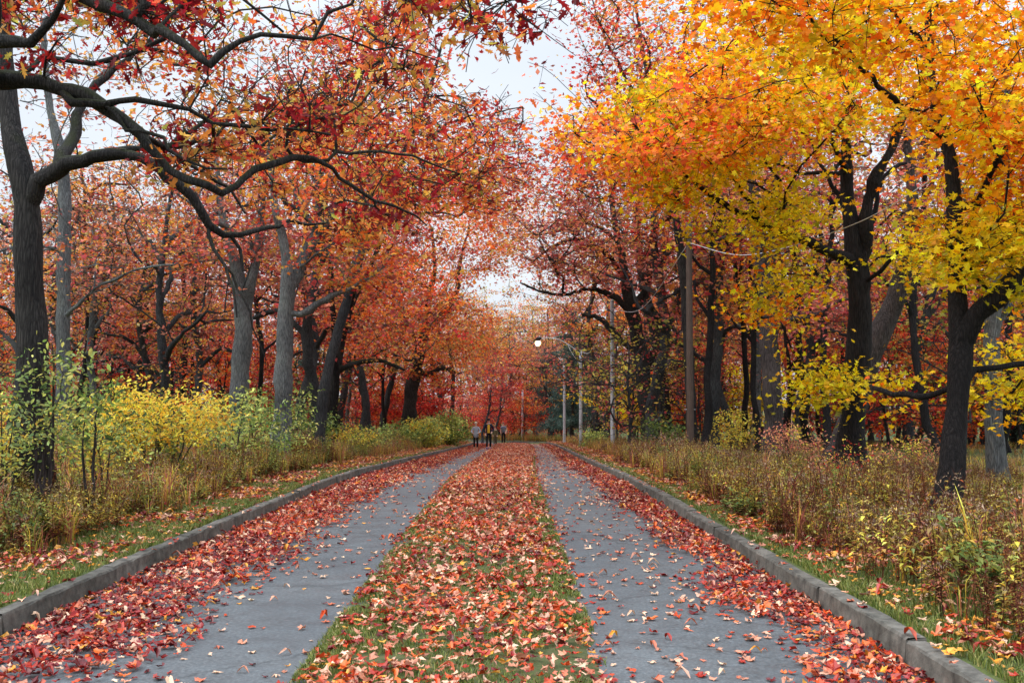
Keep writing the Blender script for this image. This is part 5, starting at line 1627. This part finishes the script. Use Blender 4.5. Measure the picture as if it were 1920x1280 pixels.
def person(u, y, H, label, coat, trouser, shoe, hair, cap=None, shirt=None, coat_len=.0, facing=1, stride=.12, arms=((.25, .1), (.25, .1)), sleeves=True):
    k = H / 1.75
    x = (u - 952) / F * y
    s_, t_ = road_st(x, y)
    b = np.array([x, y, float(road_z(np.array([x]), np.array([y]), s_, t_)[0])])
    root = empty("person", b, label, "person")
    root.rotation_euler = (0, 0, 0 if facing > 0 else math.pi)
    S = lambda p: (p[0] * k, p[1] * k, p[2] * k)
    # -y is the facing direction
    st = stride
    def leg(sx, fy):
        return [((sx * .09, 0, .92), .088), ((sx * .10, -.02 - fy * .25, .50), .058), ((sx * .10, fy * -.5 + (.04 if fy < 0 else 0), .09), .040), ((sx * .11, fy * -.5 - .12, .04), (.035, .03))]
    def arm(sx, fwd, out):
        sh = np.array([sx * .165, 0, 1.39]); el = sh + (sx * (.06 + out * .2), .03 - fwd * .1, -.27); wr = el + (-sx * out * .3, -.04 - fwd * .5, -.25 + fwd * .35)
        dr = (wr - el) / np.linalg.norm(wr - el)
        pl = wr + dr * .07
        j = [(tuple(sh), .055), (tuple(el), .042), (tuple(wr), .027), (tuple(pl), (.034, .02))]
        sd2 = np.cross(dr, (0, 0, 1)) if abs(dr[2]) < .9 else np.array([0, 1.0, 0])
        sd2 /= np.linalg.norm(sd2)
        fing = []
        for i, (o_, L) in enumerate(((-.03, .07), (-.01, .08), (.01, .076), (.03, .06))):
            r0 = pl + sd2 * o_ + dr * .02; fing.append([(tuple(r0), .010), (tuple(r0 + dr * L * .55 + (0, -.008, 0)), .009), (tuple(r0 + dr * L + (0, -.025, -.005)), .007)])
        th = pl - dr * .03 - sd2 * .03
        fing.append([(tuple(th), .012), (tuple(th - sd2 * .025 + dr * .03), .010), (tuple(th - sd2 * .03 + dr * .06), .008)])
        return j, fing
    J = [((0, 0, .95), (.15, .1)), ((0, 0, 1.12), (.13, .09)), ((0, 0, 1.32), (.16, .105)), ((0, 0, 1.45), (.09, .07)), ((0, -.005, 1.52), .055), ((0, -.02, 1.59), (.07, .08)), ((0, -.015, 1.67), (.078, .095)), ((0, -.005, 1.73), (.055, .065))]
    E = [(i, i + 1) for i in range(7)]
    def addc(chain, par):
        q = par
        for c in chain:
            J.append(c); E.append((q, len(J) - 1)); q = len(J) - 1
        return q
    legs = [leg(-1, st), leg(1, -st)]
    for l in legs: addc(l, 0)
    A = [arm(-1, *arms[0]), arm(1, *arms[1])]
    for j, fg in A:
        w_ = addc(j, 3)
        for c in fg: addc(c, w_)
    nose = [((0, -.115, 1.63), .012)]
    addc(nose, 5)
    skinned("body", [(S(p), (r[0] * k, r[1] * k) if isinstance(r, tuple) else r * k) for p, r in J], E, M_SKIN, root)
    # coat or shirt
    J2 = [((0, 0, .90 - coat_len), (.185 + coat_len * .12, .135 + coat_len * .1)), ((0, 0, 1.05), (.17, .125)), ((0, 0, 1.2), (.17, .125)), ((0, 0, 1.34), (.165, .12)), ((0, 0, 1.43), (.10, .085)), ((0, 0, 1.48), (.07, .07))]
    E2 = [(i, i + 1) for i in range(5)]
    for (j, fg) in A:
        q = 3
        c = j[:3] if sleeves else [j[0], (tuple(np.array(j[0][0]) * .35 + np.array(j[1][0]) * .65), .05)]
        for p, r in c:
            J2.append((p, r + .022)); E2.append((q, len(J2) - 1)); q = len(J2) - 1
    skinned("coat" if sleeves else "shirt", [(S(p), (r[0] * k, r[1] * k) if isinstance(r, tuple) else r * k) for p, r in J2], E2, coat, root)
    J3 = [((0, 0, .98), (.165, .12)), ((0, 0, .9), (.16, .12))]; E3 = [(0, 1)]
    for l in legs:
        q = 1
        for p, r in l[:3]:
            J3.append((p, r + .02)); E3.append((q, len(J3) - 1)); q = len(J3) - 1
    skinned("trousers", [(S(p), (r[0] * k, r[1] * k) if isinstance(r, tuple) else r * k) for p, r in J3], E3, trouser, root)
    for l in legs:
        p = l[3][0]
        blob("shoe", S((p[0], p[1] + .03, .045)), S((.05, .14, .05)), shoe, root, cut=-.8)
    if hair: blob("hair", S((0, .015, 1.675)), S((.098, .115, .115)), hair, root, cut=-.25)
    if cap:
        c = blob("cap", S((0, 0, 1.705)), S((.102, .118, .085)), cap, root, cut=-.15)
        blob("visor", S((0, -.13, 1.70)), S((.07, .07, .012)), cap, c)
    if shirt:
        V = []; f = []
        for i, zz in enumerate((.93, 1.05, 1.2, 1.33, 1.42)):
            for jx in range(5):
                xx = (-.075 + .0375 * jx) * (1 if i < 4 else .6)
                V.append(S((xx, -.158 + .012 * abs(jx - 2) + (.02 if i == 4 else 0), zz)))
        for i in range(4):
            for jx in range(4): f.append((i * 5 + jx, i * 5 + jx + 1, i * 5 + jx + 6, i * 5 + jx + 5))
        build("shirt", np.array(V), np.array(f), shirt, root, smooth=True)
    for sx in (-1, 1): blob("eye", S((sx * .03, -.098, 1.665)), S((.011, .008, .008)), M_BLACK, root, seg=6, rings=4)
    blob("mouth", S((0, -.095, 1.59)), S((.022, .008, .006)), flat_mat("lips", (.3, .1, .09)), root, seg=6, rings=4)
    return root, b, k


M_NAVY = flat_mat("navy_cloth", (.012, .016, .035)); M_DARKTR = flat_mat("dark_trousers", (.010, .011, .014)); M_GREYC = flat_mat("grey_wool", (.36, .40, .45), sc=60)
M_YEL = flat_mat("yellow_jersey", (.72, .42, .03)); M_BLUESH = flat_mat("blue_shoe", (.10, .10, .28)); M_CAMO = noise_mat("camouflage_cloth", [(.4, (.10, .085, .04)), (.5, (.2, .18, .09)), (.6, (.05, .06, .03))], 12, 2, .9, 0)
M_TEE = flat_mat("grey_tee", (.17, .20, .26)); M_BLOND = flat_mat("blond_hair", (.66, .52, .40)); M_DHAIR = flat_mat("dark_hair", (.015, .012, .01)); M_REDHAIR = flat_mat("reddish_hair", (.22, .07, .04)); M_BSHOE = flat_mat("black_shoe", (.012, .012, .014))
person(892.5, 59, 1.56, "woman with pale hair in a grey coat and dark trousers nearest the left kerb", M_GREYC, M_DARKTR, M_BSHOE, M_BLOND, coat_len=.22, stride=.06, arms=((.5, .35), (.55, .35)))
person(916.5, 58.5, 1.74, "man in an open navy jacket over a bright yellow shirt, black cap and black trousers", M_NAVY, M_DARKTR, M_BLUESH, M_DHAIR, cap=M_DARKTR, shirt=M_YEL, coat_len=.1, stride=.16, arms=((.1, .25), (.35, .3)))
person(928.5, 70, 1.30, "small person in olive camouflage clothes partly hidden behind the man in the yellow shirt", M_CAMO, M_CAMO, M_BLUESH, M_REDHAIR, coat_len=.05, stride=.1)
person(944, 76, 1.62, "person in a grey short-sleeved shirt and dark trousers walking furthest back", M_TEE, M_DARKTR, M_BSHOE, M_REDHAIR, stride=.08, sleeves=False, arms=((.1, .1), (.3, .25)))

print("VERTS", sum(len(m.vertices) for m in bpy.data.meshes), "OBJ", len(bpy.data.objects))
